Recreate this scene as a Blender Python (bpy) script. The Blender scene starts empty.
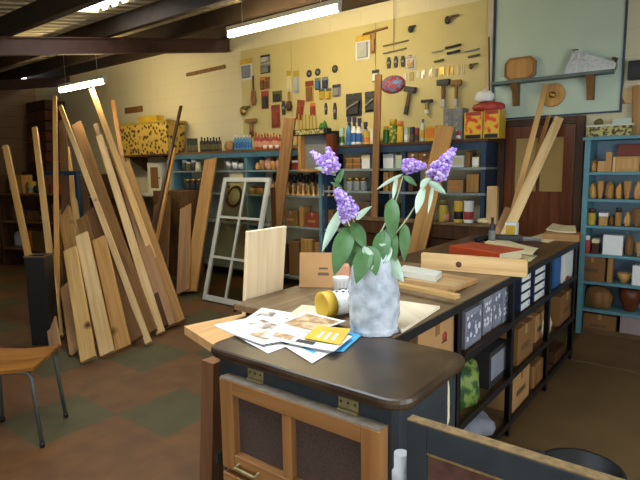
import bpy, bmesh, math, random
from mathutils import Vector, Matrix
random.seed(7)
SC = bpy.context.scene
COL = SC.collection
PI = math.pi
ORD = ['first', 'second', 'third', 'fourth', 'fifth', 'sixth', 'seventh', 'eighth', 'ninth', 'tenth', 'eleventh', 'twelfth',
       'thirteenth', 'fourteenth', 'fifteenth', 'sixteenth']

# ------------------------------------------------------------------ camera (surveyed from the photograph's vanishing points)
F = 525.0
CAM = Vector((0, 0, 1.55))
_y, _p, _r = math.radians(38.0), math.radians(7.9), math.radians(0.9)
FWD = Vector((-math.sin(_y) * math.cos(_p), math.cos(_y) * math.cos(_p), -math.sin(_p)))
_rt = Vector((math.cos(_y), math.sin(_y), 0))
_up = _rt.cross(FWD)
RT = _rt * math.cos(_r) - _up * math.sin(_r)
UP = _up * math.cos(_r) + _rt * math.sin(_r)
cd = bpy.data.cameras.new('camera')
cam = bpy.data.objects.new('camera', cd)
COL.objects.link(cam)
cd.sensor_width = 36.0
cd.lens = F / 640 * 36.0
cd.clip_start = 0.05
cam.matrix_world = Matrix(((RT.x, UP.x, -FWD.x, CAM.x), (RT.y, UP.y, -FWD.y, CAM.y), (RT.z, UP.z, -FWD.z, CAM.z), (0, 0, 0, 1)))
SC.camera = cam


def ray(x, y): return FWD + RT * ((x - 320) / F) - UP * ((y - 240) / F)
def onz(x, y, z): d = ray(x, y); return CAM + d * ((z - CAM.z) / d.z)      # surveyed point at height z
def ony(x, y, Y): d = ray(x, y); return CAM + d * (Y / d.y)                # surveyed point on the plane y = Y
def onx(x, y, X): d = ray(x, y); return CAM + d * (X / d.x)
def dep(p): return (Vector(p) - CAM).dot(FWD)


# ------------------------------------------------------------------ materials
MATS = {}


def _nodes(name):
    m = bpy.data.materials.new(name)
    m.use_nodes = True
    nt = m.node_tree
    b = nt.nodes['Principled BSDF']
    return m, nt, b


def srgb(c):
    f = lambda v: v / 12.92 if v <= 0.04045 else ((v + 0.055) / 1.055) ** 2.4
    return (f(c[0] / 255), f(c[1] / 255), f(c[2] / 255), 1)


def plain(name, c, rough=0.6, metal=0.0, var=0.12, scale=9.0, spec=0.5, bump=0.0):
    """painted / plastic / paper surface: base colour with a little procedural unevenness"""
    m, nt, b = _nodes(name)
    tc = nt.nodes.new('ShaderNodeTexCoord')
    n = nt.nodes.new('ShaderNodeTexNoise'); n.inputs['Scale'].default_value = scale; n.inputs['Detail'].default_value = 5
    nt.links.new(tc.outputs['Object'], n.inputs['Vector'])
    r = nt.nodes.new('ShaderNodeValToRGB')
    base = srgb(c)
    r.color_ramp.elements[0].position = 0.3; r.color_ramp.elements[1].position = 0.7
    r.color_ramp.elements[0].color = tuple(v * (1 - var) for v in base[:3]) + (1,)
    r.color_ramp.elements[1].color = tuple(min(1, v * (1 + var)) for v in base[:3]) + (1,)
    nt.links.new(n.outputs['Fac'], r.inputs['Fac'])
    nt.links.new(r.outputs['Color'], b.inputs['Base Color'])
    b.inputs['Roughness'].default_value = rough
    b.inputs['Metallic'].default_value = metal
    b.inputs['Specular IOR Level'].default_value = spec
    if bump:
        bp = nt.nodes.new('ShaderNodeBump'); bp.inputs['Strength'].default_value = bump; bp.inputs['Distance'].default_value = 0.01
        nt.links.new(n.outputs['Fac'], bp.inputs['Height']); nt.links.new(bp.outputs['Normal'], b.inputs['Normal'])
    MATS[name] = m
    return m


def wood(name, c1, c2, rough=0.6, axis=2, dens=28.0, knots=0.0, spec=0.35):
    """timber with the grain running along one local axis"""
    m, nt, b = _nodes(name)
    tc = nt.nodes.new('ShaderNodeTexCoord')
    oi = nt.nodes.new('ShaderNodeObjectInfo')
    ad = nt.nodes.new('ShaderNodeVectorMath'); ad.operation = 'MULTIPLY_ADD'
    cb = nt.nodes.new('ShaderNodeCombineXYZ')
    for i in range(3): nt.links.new(oi.outputs['Random'], cb.inputs[i])
    ad.inputs[1].default_value = (1, 1, 1)
    sc7 = nt.nodes.new('ShaderNodeVectorMath'); sc7.operation = 'SCALE'; sc7.inputs['Scale'].default_value = 13.0
    nt.links.new(cb.outputs[0], sc7.inputs[0])
    nt.links.new(tc.outputs['Object'], ad.inputs[0]); nt.links.new(sc7.outputs[0], ad.inputs[2])
    mp = nt.nodes.new('ShaderNodeMapping')
    s = [dens, dens, dens]; s[axis] = dens * 0.045
    mp.inputs['Scale'].default_value = s
    nt.links.new(ad.outputs[0], mp.inputs['Vector'])
    n = nt.nodes.new('ShaderNodeTexNoise'); n.inputs['Scale'].default_value = 1.0; n.inputs['Detail'].default_value = 6; n.inputs['Distortion'].default_value = 0.6
    nt.links.new(mp.outputs[0], n.inputs['Vector'])
    r = nt.nodes.new('ShaderNodeValToRGB')
    r.color_ramp.elements[0].position = 0.32; r.color_ramp.elements[1].position = 0.68
    r.color_ramp.elements[0].color = srgb(c1); r.color_ramp.elements[1].color = srgb(c2)
    nt.links.new(n.outputs['Fac'], r.inputs['Fac'])
    out = r.outputs['Color']
    # board to board variation
    hv = nt.nodes.new('ShaderNodeHueSaturation')
    mr = nt.nodes.new('ShaderNodeMapRange'); mr.inputs['To Min'].default_value = 0.82; mr.inputs['To Max'].default_value = 1.12
    nt.links.new(oi.outputs['Random'], mr.inputs['Value']); nt.links.new(mr.outputs[0], hv.inputs['Value'])
    nt.links.new(out, hv.inputs['Color']); out = hv.outputs['Color']
    if knots:
        v = nt.nodes.new('ShaderNodeTexVoronoi'); v.inputs['Scale'].default_value = knots
        nt.links.new(ad.outputs[0], v.inputs['Vector'])
        kr = nt.nodes.new('ShaderNodeValToRGB'); kr.color_ramp.elements[0].position = 0.05; kr.color_ramp.elements[1].position = 0.13
        kr.color_ramp.elements[0].color = (1, 1, 1, 1); kr.color_ramp.elements[1].color = (0, 0, 0, 1)
        nt.links.new(v.outputs['Distance'], kr.inputs['Fac'])
        mx = nt.nodes.new('ShaderNodeMix'); mx.data_type = 'RGBA'
        nt.links.new(kr.outputs['Color'], mx.inputs['Factor']); nt.links.new(out, mx.inputs[6])
        mx.inputs[7].default_value = srgb((92, 52, 22)); out = mx.outputs[2]
    nt.links.new(out, b.inputs['Base Color'])
    b.inputs['Roughness'].default_value = rough
    b.inputs['Specular IOR Level'].default_value = spec
    bp = nt.nodes.new('ShaderNodeBump'); bp.inputs['Strength'].default_value = 0.15; bp.inputs['Distance'].default_value = 0.004
    nt.links.new(n.outputs['Fac'], bp.inputs['Height']); nt.links.new(bp.outputs['Normal'], b.inputs['Normal'])
    MATS[name] = m
    return m


def patterned(name, c1, c2, scale=14.0, kind='voronoi', rough=0.6, lo=0.35, hi=0.42):
    """two-tone print: blotches (voronoi / noise) or checks"""
    m, nt, b = _nodes(name)
    tc = nt.nodes.new('ShaderNodeTexCoord')
    if kind == 'voronoi':
        t = nt.nodes.new('ShaderNodeTexVoronoi'); t.inputs['Scale'].default_value = scale; o = t.outputs['Distance']
    elif kind == 'noise':
        t = nt.nodes.new('ShaderNodeTexNoise'); t.inputs['Scale'].default_value = scale; t.inputs['Detail'].default_value = 3; o = t.outputs['Fac']
    else:
        t = nt.nodes.new('ShaderNodeTexChecker'); t.inputs['Scale'].default_value = scale; o = t.outputs['Fac']
    nt.links.new(tc.outputs['Object'], t.inputs['Vector'])
    r = nt.nodes.new('ShaderNodeValToRGB')
    r.color_ramp.elements[0].position = lo; r.color_ramp.elements[1].position = hi
    r.color_ramp.elements[0].color = srgb(c1); r.color_ramp.elements[1].color = srgb(c2)
    nt.links.new(o, r.inputs['Fac']); nt.links.new(r.outputs['Color'], b.inputs['Base Color'])
    b.inputs['Roughness'].default_value = rough
    MATS[name] = m
    return m


def glassy(name, c, rough=0.1, trans=0.6, ior=1.35):
    m, nt, b = _nodes(name)
    b.inputs['Base Color'].default_value = srgb(c)
    b.inputs['Roughness'].default_value = rough
    b.inputs['Transmission Weight'].default_value = trans
    b.inputs['IOR'].default_value = ior
    MATS[name] = m
    return m


def emit(name, c, s):
    m, nt, b = _nodes(name)
    b.inputs['Base Color'].default_value = (0.8, 0.8, 0.8, 1)
    b.inputs['Emission Color'].default_value = c
    b.inputs['Emission Strength'].default_value = s
    MATS[name] = m
    return m


M = MATS
# timber
wood('pine', (214, 172, 112), (236, 204, 150), 0.6, knots=3.0)
wood('pine_yellow', (188, 146, 86), (214, 174, 112), 0.6, knots=2.5)
wood('pine_clear', (200, 156, 98), (226, 188, 132), 0.6)
wood('pine_pale', (226, 196, 150), (244, 222, 184), 0.65)
wood('larch', (164, 118, 62), (192, 146, 84), 0.6, knots=2.0)
wood('oak_brown', (116, 80, 42), (150, 108, 60), 0.6)
wood('pink_wood', (160, 118, 80), (184, 142, 100), 0.65)
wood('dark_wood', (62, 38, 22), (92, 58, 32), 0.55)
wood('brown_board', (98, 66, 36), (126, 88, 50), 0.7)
wood('red_brown', (84, 40, 20), (116, 58, 28), 0.4)
wood('door_wood', (92, 46, 20), (124, 68, 32), 0.35)
wood('frame_pine', (134, 88, 46), (160, 112, 64), 0.5, axis=0)
wood('frame_pine_up', (134, 88, 46), (160, 112, 64), 0.5, axis=2)
wood('post_brown', (92, 60, 38), (124, 84, 54), 0.6)
wood('turned', (190, 136, 72), (222, 172, 104), 0.5)
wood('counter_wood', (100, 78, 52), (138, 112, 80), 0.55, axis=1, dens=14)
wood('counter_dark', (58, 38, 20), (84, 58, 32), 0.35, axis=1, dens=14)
wood('seat_wood', (112, 66, 20), (166, 108, 42), 0.35, axis=0, dens=18)
# paints, plastics, papers, metals
plain('blue_paint', (74, 118, 134), 0.55)
plain('blue_dark', (34, 58, 84), 0.5)
plain('blue_shelf', (92, 132, 146), 0.55)
plain('white_paint', (206, 204, 188), 0.5, var=0.06)
plain('pale_post', (198, 184, 160), 0.6, var=0.06)
plain('panel_blue', (188, 204, 182), 0.6, var=0.04, scale=3)
plain('cabinet_blue', (42, 48, 53), 0.45, var=0.25, scale=14)
plain('dust', (124, 112, 96), 0.9, var=0.25, scale=30)
plain('steel_black', (24, 24, 26), 0.45)
plain('black', (18, 17, 17), 0.5)
plain('charcoal', (46, 44, 44), 0.6)
plain('grey', (122, 122, 118), 0.6)
plain('grey_light', (172, 174, 172), 0.6)
plain('grey_tube', (96, 104, 100), 0.35, metal=0.3)
plain('white', (226, 226, 222), 0.6, var=0.03)
plain('paper', (232, 230, 224), 0.75, var=0.03)
plain('paper_cream', (222, 208, 166), 0.75, var=0.05)
plain('paper_blue', (78, 164, 208), 0.6)
plain('paper_grey', (128, 128, 138), 0.7)
plain('yellow', (204, 166, 50), 0.5)
plain('yellow_dull', (178, 152, 44), 0.6)
plain('green', (52, 112, 44), 0.5)
plain('green_dark', (38, 58, 42), 0.5)
plain('olive', (96, 88, 42), 0.6)
plain('red', (160, 54, 40), 0.5)
plain('red_brown_card', (132, 56, 34), 0.6)
plain('red_orange', (172, 66, 32), 0.4, var=0.06)
plain('orange', (210, 120, 36), 0.5)
plain('blue', (50, 96, 156), 0.45)
plain('blue_bright', (64, 138, 176), 0.45)
plain('navy', (38, 44, 72), 0.45)
plain('salmon', (206, 150, 118), 0.6)
plain('cardboard', (168, 126, 78), 0.8, var=0.06)
plain('cardboard_dark', (128, 88, 44), 0.8, var=0.08)
plain('brass', (176, 142, 70), 0.35, metal=0.8)
plain('brass_dull', (150, 134, 92), 0.5, metal=0.5, var=0.25, scale=40)
plain('steel', (150, 150, 150), 0.35, metal=0.8)
plain('foil', (176, 174, 166), 0.3, metal=0.7, bump=0.6, scale=40)
plain('cream', (214, 204, 160), 0.6, var=0.05)
plain('amber', (150, 112, 52), 0.25)
plain('mud_brown', (96, 70, 42), 0.7)
plain('mesh_brown', (70, 52, 44), 0.8, var=0.3, scale=120)
plain('rust_brown', (88, 54, 40), 0.75, var=0.35, scale=30)
plain('beam_brown', (66, 36, 24), 0.7, var=0.2)
plain('purlin', (58, 42, 26), 0.8, var=0.2)
plain('roof_sheet', (194, 180, 140), 0.75, var=0.12, scale=3)
plain('pegboard', (202, 186, 126), 0.6, var=0.04, scale=4)
plain('leaf_top', (66, 104, 52), 0.5, var=0.2, scale=30)
plain('leaf_under', (176, 196, 172), 0.7, var=0.06)
plain('stem', (150, 158, 118), 0.6)
plain('lilac', (168, 132, 208), 0.7, var=0.15, scale=60)
plain('lilac_pale', (200, 176, 224), 0.7, var=0.1, scale=60)
plain('lilac_dark', (136, 100, 182), 0.7, var=0.15, scale=60)
patterned('wicker', (70, 46, 16), (198, 164, 72), 15.0, 'voronoi', 0.7, 0.32, 0.5)
patterned('floral_print', (206, 210, 224), (104, 106, 120), 26.0, 'voronoi', 0.6, 0.4, 0.48)
patterned('blob_print', (212, 216, 228), (116, 118, 130), 40.0, 'voronoi', 0.6, 0.42, 0.5)
patterned('sunflower_print', (206, 176, 40), (70, 110, 40), 30.0, 'voronoi', 0.6, 0.35, 0.5)
patterned('leafy', (40, 70, 30), (120, 140, 62), 24.0, 'noise', 0.6, 0.42, 0.56)
patterned('photo_print', (120, 96, 78), (214, 200, 184), 16.0, 'noise', 0.5, 0.4, 0.6)
patterned('photo_tan', (150, 112, 72), (206, 178, 140), 22.0, 'noise', 0.5, 0.4, 0.6)
patterned('colour_blobs', (176, 50, 40), (90, 140, 190), 26.0, 'noise', 0.5, 0.45, 0.55)
patterned('box_lace', (70, 62, 34), (188, 176, 108), 40.0, 'noise', 0.7, 0.42, 0.55)
patterned('sack_print', (206, 60, 24), (226, 176, 50), 14.0, 'noise', 0.5, 0.44, 0.54)
def clear_pane(name, c, refl):
    m = bpy.data.materials.new(name); m.use_nodes = True
    nt = m.node_tree; nt.nodes.remove(nt.nodes['Principled BSDF'])
    tr = nt.nodes.new('ShaderNodeBsdfTransparent'); tr.inputs['Color'].default_value = srgb(c)
    gl = nt.nodes.new('ShaderNodeBsdfGlossy'); gl.inputs['Roughness'].default_value = .04
    fr = nt.nodes.new('ShaderNodeFresnel'); fr.inputs['IOR'].default_value = refl
    mx = nt.nodes.new('ShaderNodeMixShader')
    nt.links.new(fr.outputs[0], mx.inputs[0]); nt.links.new(tr.outputs[0], mx.inputs[1]); nt.links.new(gl.outputs[0], mx.inputs[2])
    nt.links.new(mx.outputs[0], nt.nodes['Material Output'].inputs['Surface'])
    MATS[name] = m
clear_pane('pane', (236, 232, 214), 1.25)
glassy('jar_glass', (224, 232, 230), 0.08, 0.7, 1.3)
glassy('amber_glass', (190, 160, 96), 0.3, 0.1, 1.3)


# varnished cabinet top: dark brown, worn in patches, glossy
def varnish():
    m, nt, b = _nodes('varnish')
    tc = nt.nodes.new('ShaderNodeTexCoord')
    n = nt.nodes.new('ShaderNodeTexNoise'); n.inputs['Scale'].default_value = 5; n.inputs['Detail'].default_value = 8
    nt.links.new(tc.outputs['Object'], n.inputs['Vector'])
    r = nt.nodes.new('ShaderNodeValToRGB')
    r.color_ramp.elements[0].position = 0.35; r.color_ramp.elements[1].position = 0.75
    r.color_ramp.elements[0].color = srgb((40, 26, 17)); r.color_ramp.elements[1].color = srgb((76, 58, 36))
    nt.links.new(n.outputs['Fac'], r.inputs['Fac']); nt.links.new(r.outputs['Color'], b.inputs['Base Color'])
    mr = nt.nodes.new('ShaderNodeMapRange'); mr.inputs['To Min'].default_value = 0.22; mr.inputs['To Max'].default_value = 0.5
    nt.links.new(n.outputs['Fac'], mr.inputs['Value']); nt.links.new(mr.outputs[0], b.inputs['Roughness'])
    MATS['varnish'] = m


varnish()


def wrap():
    m, nt, b = _nodes('plastic_wrap')
    tc = nt.nodes.new('ShaderNodeTexCoord')
    v = nt.nodes.new('ShaderNodeTexVoronoi'); v.inputs['Scale'].default_value = 26
    n = nt.nodes.new('ShaderNodeTexNoise'); n.inputs['Scale'].default_value = 22; n.inputs['Detail'].default_value = 4
    nt.links.new(tc.outputs['Object'], v.inputs['Vector']); nt.links.new(tc.outputs['Object'], n.inputs['Vector'])
    r = nt.nodes.new('ShaderNodeValToRGB')
    r.color_ramp.elements[0].color = srgb((172, 182, 192)); r.color_ramp.elements[1].color = srgb((226, 231, 238))
    r.color_ramp.elements[0].position = 0.3; r.color_ramp.elements[1].position = 0.65
    nt.links.new(n.outputs['Fac'], r.inputs['Fac']); nt.links.new(r.outputs['Color'], b.inputs['Base Color'])
    b.inputs['Roughness'].default_value = 0.12
    b.inputs['Transmission Weight'].default_value = 0.25
    b.inputs['IOR'].default_value = 1.2
    bp = nt.nodes.new('ShaderNodeBump'); bp.inputs['Strength'].default_value = 0.35; bp.inputs['Distance'].default_value = 0.01
    nt.links.new(v.outputs['Distance'], bp.inputs['Height']); nt.links.new(bp.outputs['Normal'], b.inputs['Normal'])
    MATS['plastic_wrap'] = m


wrap()


def floor_tiles():
    m, nt, b = _nodes('floor_tiles')
    L = nt.links.new
    tc = nt.nodes.new('ShaderNodeTexCoord'); sp = nt.nodes.new('ShaderNodeSeparateXYZ')
    L(tc.outputs['Object'], sp.inputs[0])

    def mth(op, a, bb=None):
        n = nt.nodes.new('ShaderNodeMath'); n.operation = op
        for i, v in enumerate((a, bb)):
            if v is None: continue
            if isinstance(v, (int, float)): n.inputs[i].default_value = v
            else: L(v, n.inputs[i])
        return n.outputs[0]
    fx = mth('FLOOR', mth('DIVIDE', mth('ADD', sp.outputs[0], 3.0), 0.5))
    fy = mth('FLOOR', mth('DIVIDE', mth('SUBTRACT', sp.outputs[1], 1.7), 0.5))
    d = mth('FLOORED_MODULO', mth('SUBTRACT', fx, fy), 3.0)
    g = mth('LESS_THAN', d, 0.5)
    n = nt.nodes.new('ShaderNodeTexNoise'); n.inputs['Scale'].default_value = 6; n.inputs['Detail'].default_value = 8
    L(tc.outputs['Object'], n.inputs['Vector'])
    r1 = nt.nodes.new('ShaderNodeValToRGB'); r2 = nt.nodes.new('ShaderNodeValToRGB')
    for r, a, c in ((r1, (82, 50, 22), (104, 66, 30)), (r2, (58, 54, 28), (74, 68, 37))):
        r.color_ramp.elements[0].position = 0.3; r.color_ramp.elements[1].position = 0.7
        r.color_ramp.elements[0].color = srgb(a); r.color_ramp.elements[1].color = srgb(c)
        L(n.outputs['Fac'], r.inputs['Fac'])
    mx = nt.nodes.new('ShaderNodeMix'); mx.data_type = 'RGBA'
    L(g, mx.inputs['Factor']); L(r1.outputs[0], mx.inputs[6]); L(r2.outputs[0], mx.inputs[7])
    L(mx.outputs[2], b.inputs['Base Color'])
    b.inputs['Roughness'].default_value = 0.6
    MATS['floor_tiles'] = m


floor_tiles()
plain('floor_aisle', (96, 72, 38), 0.7, var=0.18, scale=3)


def block_wall(name, c1, c2):
    m, nt, b = _nodes(name)
    tc = nt.nodes.new('ShaderNodeTexCoord'); mp = nt.nodes.new('ShaderNodeMapping')
    mp.inputs['Rotation'].default_value = (PI / 2, 0, 0)
    nt.links.new(tc.outputs['Object'], mp.inputs['Vector'])
    br = nt.nodes.new('ShaderNodeTexBrick'); br.inputs['Scale'].default_value = 1.0
    br.inputs['Brick Width'].default_value = 0.45; br.inputs['Row Height'].default_value = 0.225; br.inputs['Mortar Size'].default_value = 0.008
    br.inputs['Color1'].default_value = srgb(c1); br.inputs['Color2'].default_value = srgb(c1); br.inputs['Mortar'].default_value = srgb(c2)
    nt.links.new(mp.outputs[0], br.inputs['Vector'])
    nt.links.new(br.outputs['Color'], b.inputs['Base Color'])
    b.inputs['Roughness'].default_value = 0.75
    MATS[name] = m


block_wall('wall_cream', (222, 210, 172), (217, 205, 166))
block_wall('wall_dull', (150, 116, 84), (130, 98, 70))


# ------------------------------------------------------------------ mesh builder
class MB:
    def __init__(s): s.bm = bmesh.new(); s.mi = 0

    def _tag(s, faces):
        for f in faces: f.material_index = s.mi

    def box(s, x0, x1, y0, y1, z0, z1, bev=0.0, mtx=None):
        n0 = len(s.bm.faces)
        r = bmesh.ops.create_cube(s.bm, size=1)
        vs = r['verts']
        for v in vs:
            v.co = Vector(((x0 + x1) / 2 + v.co.x * (x1 - x0), (y0 + y1) / 2 + v.co.y * (y1 - y0), (z0 + z1) / 2 + v.co.z * (z1 - z0)))
        fs = set(f for v in vs for f in v.link_faces)
        if bev:
            es = set(e for v in vs for e in v.link_edges)
            rb = bmesh.ops.bevel(s.bm, geom=list(es), offset=bev, segments=2, affect='EDGES', profile=0.5)
            fs = set(f for f in fs if f.is_valid) | set(rb['faces'])
            vs = list(set(v for f in fs for v in f.verts))
        if mtx is not None:
            for v in vs: v.co = mtx @ v.co
        s._tag(fs)
        return s

    def rings(s, rings, caps=True, close=True):
        vr = [[s.bm.verts.new(p) for p in r] for r in rings]
        fs = []
        n = len(vr[0])
        for a, b in zip(vr[:-1], vr[1:]):
            for i in range(n if close else n - 1):
                j = (i + 1) % n
                try: fs.append(s.bm.faces.new((a[i], a[j], b[j], b[i])))
                except ValueError: pass
        if caps and close:
            fs.append(s.bm.faces.new(list(reversed(vr[0])))); fs.append(s.bm.faces.new(vr[-1]))
        for f in fs: f.smooth = n > 8
        if caps and close: fs[-1].smooth = fs[-2].smooth = False
        s._tag(fs)
        return s

    def lathe(s, prof, c=(0, 0, 0), seg=16, mtx=None):
        rs = []
        for r, z in prof:
            r = max(r, 0.0004)
            ring = [Vector((c[0] + r * math.cos(2 * PI * i / seg), c[1] + r * math.sin(2 * PI * i / seg), c[2] + z)) for i in range(seg)]
            if mtx is not None: ring = [mtx @ p for p in ring]
            rs.append(ring)
        return s.rings(rs)

    def cyl(s, p0, p1, r0, r1=None, seg=12):
        p0, p1 = Vector(p0), Vector(p1)
        return s.tube([p0, p1], [r0, r0 if r1 is None else r1], seg)

    def tube(s, pts, r, seg=8):
        pts = [Vector(p) for p in pts]
        rs = []
        u = None
        for i, p in enumerate(pts):
            t = (pts[min(i + 1, len(pts) - 1)] - pts[max(i - 1, 0)]).normalized()
            if u is None:
                u = t.orthogonal().normalized()
            else:
                u = (u - t * u.dot(t)).normalized()
            w = t.cross(u)
            rr = r[i] if isinstance(r, (list, tuple)) else r
            rs.append([p + (u * math.cos(2 * PI * k / seg) + w * math.sin(2 * PI * k / seg)) * rr for k in range(seg)])
        return s.rings(rs)

    def prism(s, poly, z0, z1, mtx=None):
        """polygon in local xy extruded from z0 to z1"""
        a = [Vector((p[0], p[1], z0)) for p in poly]; b = [Vector((p[0], p[1], z1)) for p in poly]
        if mtx is not None: a = [mtx @ p for p in a]; b = [mtx @ p for p in b]
        va = [s.bm.verts.new(p) for p in a]; vb = [s.bm.verts.new(p) for p in b]
        fs = [s.bm.faces.new(list(reversed(va))), s.bm.faces.new(vb)]
        n = len(va)
        for i in range(n):
            j = (i + 1) % n
            fs.append(s.bm.faces.new((va[i], va[j], vb[j], vb[i])))
        s._tag(fs)
        return s

    def ball(s, c, r, sc=(1, 1, 1), sub=1, smooth=True):
        r_ = bmesh.ops.create_icosphere(s.bm, subdivisions=sub, radius=1)
        for v in r_['verts']: v.co = Vector((c[0] + v.co.x * r * sc[0], c[1] + v.co.y * r * sc[1], c[2] + v.co.z * r * sc[2]))
        fs = set(f for v in r_['verts'] for f in v.link_faces)
        for f in fs: f.smooth = smooth
        s._tag(fs)
        return s

    def build(s, name, mats, parent=None, mtx=None, loc=None, rz=0.0):
        if not isinstance(mats, (list, tuple)): mats = [mats]
        me = bpy.data.meshes.new(name)
        bmesh.ops.recalc_face_normals(s.bm, faces=s.bm.faces[:])
        s.bm.to_mesh(me); s.bm.free()
        for m in mats: me.materials.append(MATS[m] if isinstance(m, str) else m)
        o = bpy.data.objects.new(name, me)
        COL.objects.link(o)
        if parent is not None: o.parent = parent
        if mtx is not None: o.matrix_basis = mtx
        if loc is not None:
            o.location = loc; o.rotation_euler = (0, 0, rz)
        return o


def tag(o, label, cat, group=None, kind=None):
    o['label'] = label; o['category'] = cat
    if group: o['group'] = group
    if kind: o['kind'] = kind
    return o


def thing(name, label, cat, loc=(0, 0, 0), rz=0.0, group=None, mtx=None):
    o = bpy.data.objects.new(name, None)
    COL.objects.link(o)
    o.empty_display_size = 0.05
    if mtx is not None: o.matrix_world = mtx
    else: o.location = loc; o.rotation_euler = (0, 0, rz)
    return tag(o, label, cat, group)


def structure(o):
    o['kind'] = 'structure'
    return o


def frame_from(origin, zaxis, hint):
    """matrix with local z along zaxis, local y towards -hint (so -y is the face that looks along hint)"""
    z = Vector(zaxis).normalized()
    x = Vector(hint).cross(z)
    x = (-x).normalized()
    y = z.cross(x)
    m = Matrix((( x.x, y.x, z.x, origin[0]), (x.y, y.y, z.y, origin[1]), (x.z, y.z, z.z, origin[2]), (0, 0, 0, 1)))
    return m


def lean(name, label, cat, bot, top, ytop, wpx, t, mat, zb=0.0, hint=(0.35, -1, 0), group=None, chamfer=0.0, bev=0.002, wm=None):
    """a board or pole that stands with its foot on height zb and leans so that its head comes to the plane y = ytop"""
    b = onz(bot[0], bot[1], zb); tp = ony(top[0], top[1], ytop)
    L = (tp - b).length
    w = wm if wm else wpx * dep((b + tp) / 2) / F
    m = frame_from(b, tp - b, hint)
    mb = MB()
    if chamfer:
        mb.prism([(-w / 2, 0), (w / 2, 0), (w / 2, L - chamfer), (-w / 2, L)], -t / 2, t / 2,
                 Matrix(((1, 0, 0, 0), (0, 0, 1, 0), (0, 1, 0, 0), (0, 0, 0, 1))))
    else:
        mb.box(-w / 2, w / 2, -t / 2, t / 2, 0, L, bev)
    low = min((m @ Vector((sx * w / 2, sy * t / 2, 0))).z for sx in (-1, 1) for sy in (-1, 1))
    m.translation.z += zb - low + 0.001
    o = mb.build(name, mat, mtx=m)
    return tag(o, label, cat, group)


def flat(name, label, cat, p, q, w, t, mat, z, group=None, bev=0.002):
    """a board lying on height z, running from p to q (2-D), width w, thickness t"""
    a = Vector((p[0], p[1], z)); b = Vector((q[0], q[1], z))
    m = frame_from(a, b - a, (0, 0, 1))
    mb = MB().box(-w / 2, w / 2, -t, 0, 0, (b - a).length, bev)
    return tag(mb.build(name, mat, mtx=m), label, cat, group)
# ------------------------------------------------------------------ the setting
W = 5.45                      # back wall plane
XL, XR, YF = -12.0, 1.9, -2.4
TH = 0.2
def roof_z(y): return 3.40 - 0.166 * (W - y)

mb = MB().box(XL, XR, YF, 5.6, -0.1, 0)
structure(mb.build('floor', 'floor_tiles'))
mb = MB().box(-0.98, XR, YF, 4.36, 0, 0.004)
structure(mb.build('floor.001', 'floor_aisle'))
mb = MB().box(-0.98, XR, 4.36, W, 0, 0.012, 0.003)
structure(mb.build('trim_1', 'mud_brown'))
mb = MB().box(XL - TH, XR + TH, W, W + TH, 0, 3.42)
structure(mb.build('wall_back', 'wall_cream'))
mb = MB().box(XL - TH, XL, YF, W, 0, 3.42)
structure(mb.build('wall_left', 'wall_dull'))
RY0, RY1, RZ0, RZ1 = -0.4, 2.8, 1.0, 2.15  # unseen window opening, added to bring daylight in from the right
mb = MB().box(XR, XR + TH, YF, RY0, 0, 3.42).box(XR, XR + TH, RY1, W, 0, 3.42).box(XR, XR + TH, RY0, RY1, 0, RZ0).box(XR, XR + TH, RY0, RY1, RZ1, 3.42)
structure(mb.build('wall_right', 'wall_cream'))
mb = MB()
for i in range(4):
    y = RY0 + (RY1 - RY0) * i / 3
    mb.box(XR + .06, XR + .12, y - 0.025, y + 0.025, RZ0, RZ1)
mb.box(XR + .06, XR + .12, RY0, RY1, RZ0, RZ0 + .05); mb.box(XR + .06, XR + .12, RY0, RY1, RZ1 - .05, RZ1)
structure(mb.build('added_window_2', 'white_paint'))
# front wall (behind the photographer) with an unseen window opening added for foreground daylight
wz = roof_z(YF)
mb = MB()
WX0, WX1, WZ0, WZ1 = -0.9, 1.3, 0.85, 1.85
mb.box(XL - TH, WX0, YF - TH, YF, 0, wz + 0.05); mb.box(WX1, XR + TH, YF - TH, YF, 0, wz + 0.05)
mb.box(WX0, WX1, YF - TH, YF, 0, WZ0); mb.box(WX0, WX1, YF - TH, YF, WZ1, wz + 0.05)
structure(mb.build('wall_front', 'wall_cream'))
mb = MB()
for i in range(4):
    x = WX0 + (WX1 - WX0) * i / 3
    mb.box(x - 0.025, x + 0.025, YF - 0.12, YF - 0.06, WZ0, WZ1)
mb.box(WX0, WX1, YF - 0.12, YF - 0.06, WZ0, WZ0 + 0.05); mb.box(WX0, WX1, YF - 0.12, YF - 0.06, WZ1 - 0.05, WZ1)
structure(mb.build('added_window_1', 'white_paint'))

# roof of profiled sheets running down the slope, with an unseen rooflight added above the counter for daylight
def roof():
    mb = MB(); bm = mb.bm
    xs = []
    x = XL - TH
    k = 0
    while x < XR + TH:
        xs.append((x, 0.0 if k % 4 in (0, 1) else 0.035))
        x += (0.09, 0.025, 0.045, 0.025)[k % 4]; k += 1
    holes = [SKY, (-5.45, -4.55, 2.6, 3.2)]
    ys = sorted([YF - TH, W + TH] + [h[2] for h in holes] + [h[3] for h in holes])
    grid = [[bm.verts.new((xx, yy, roof_z(yy) + 0.19 + dz)) for xx, dz in xs] for yy in ys]
    for j in range(len(ys) - 1):
        for i in range(len(xs) - 1):
            xc = (xs[i][0] + xs[i + 1][0]) / 2
            yc = (ys[j] + ys[j + 1]) / 2
            if any(h[0] < xc < h[1] and h[2] < yc < h[3] for h in holes): continue
            bm.faces.new((grid[j][i], grid[j][i + 1], grid[j + 1][i + 1], grid[j + 1][i]))
    o = mb.build('ceiling', 'roof_sheet')
    so = o.modifiers.new('t', 'SOLIDIFY'); so.thickness = 0.01; so.offset = 1
    structure(o)
SKY = (-2.5, -0.7, 0.15, 1.9)
roof()
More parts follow.
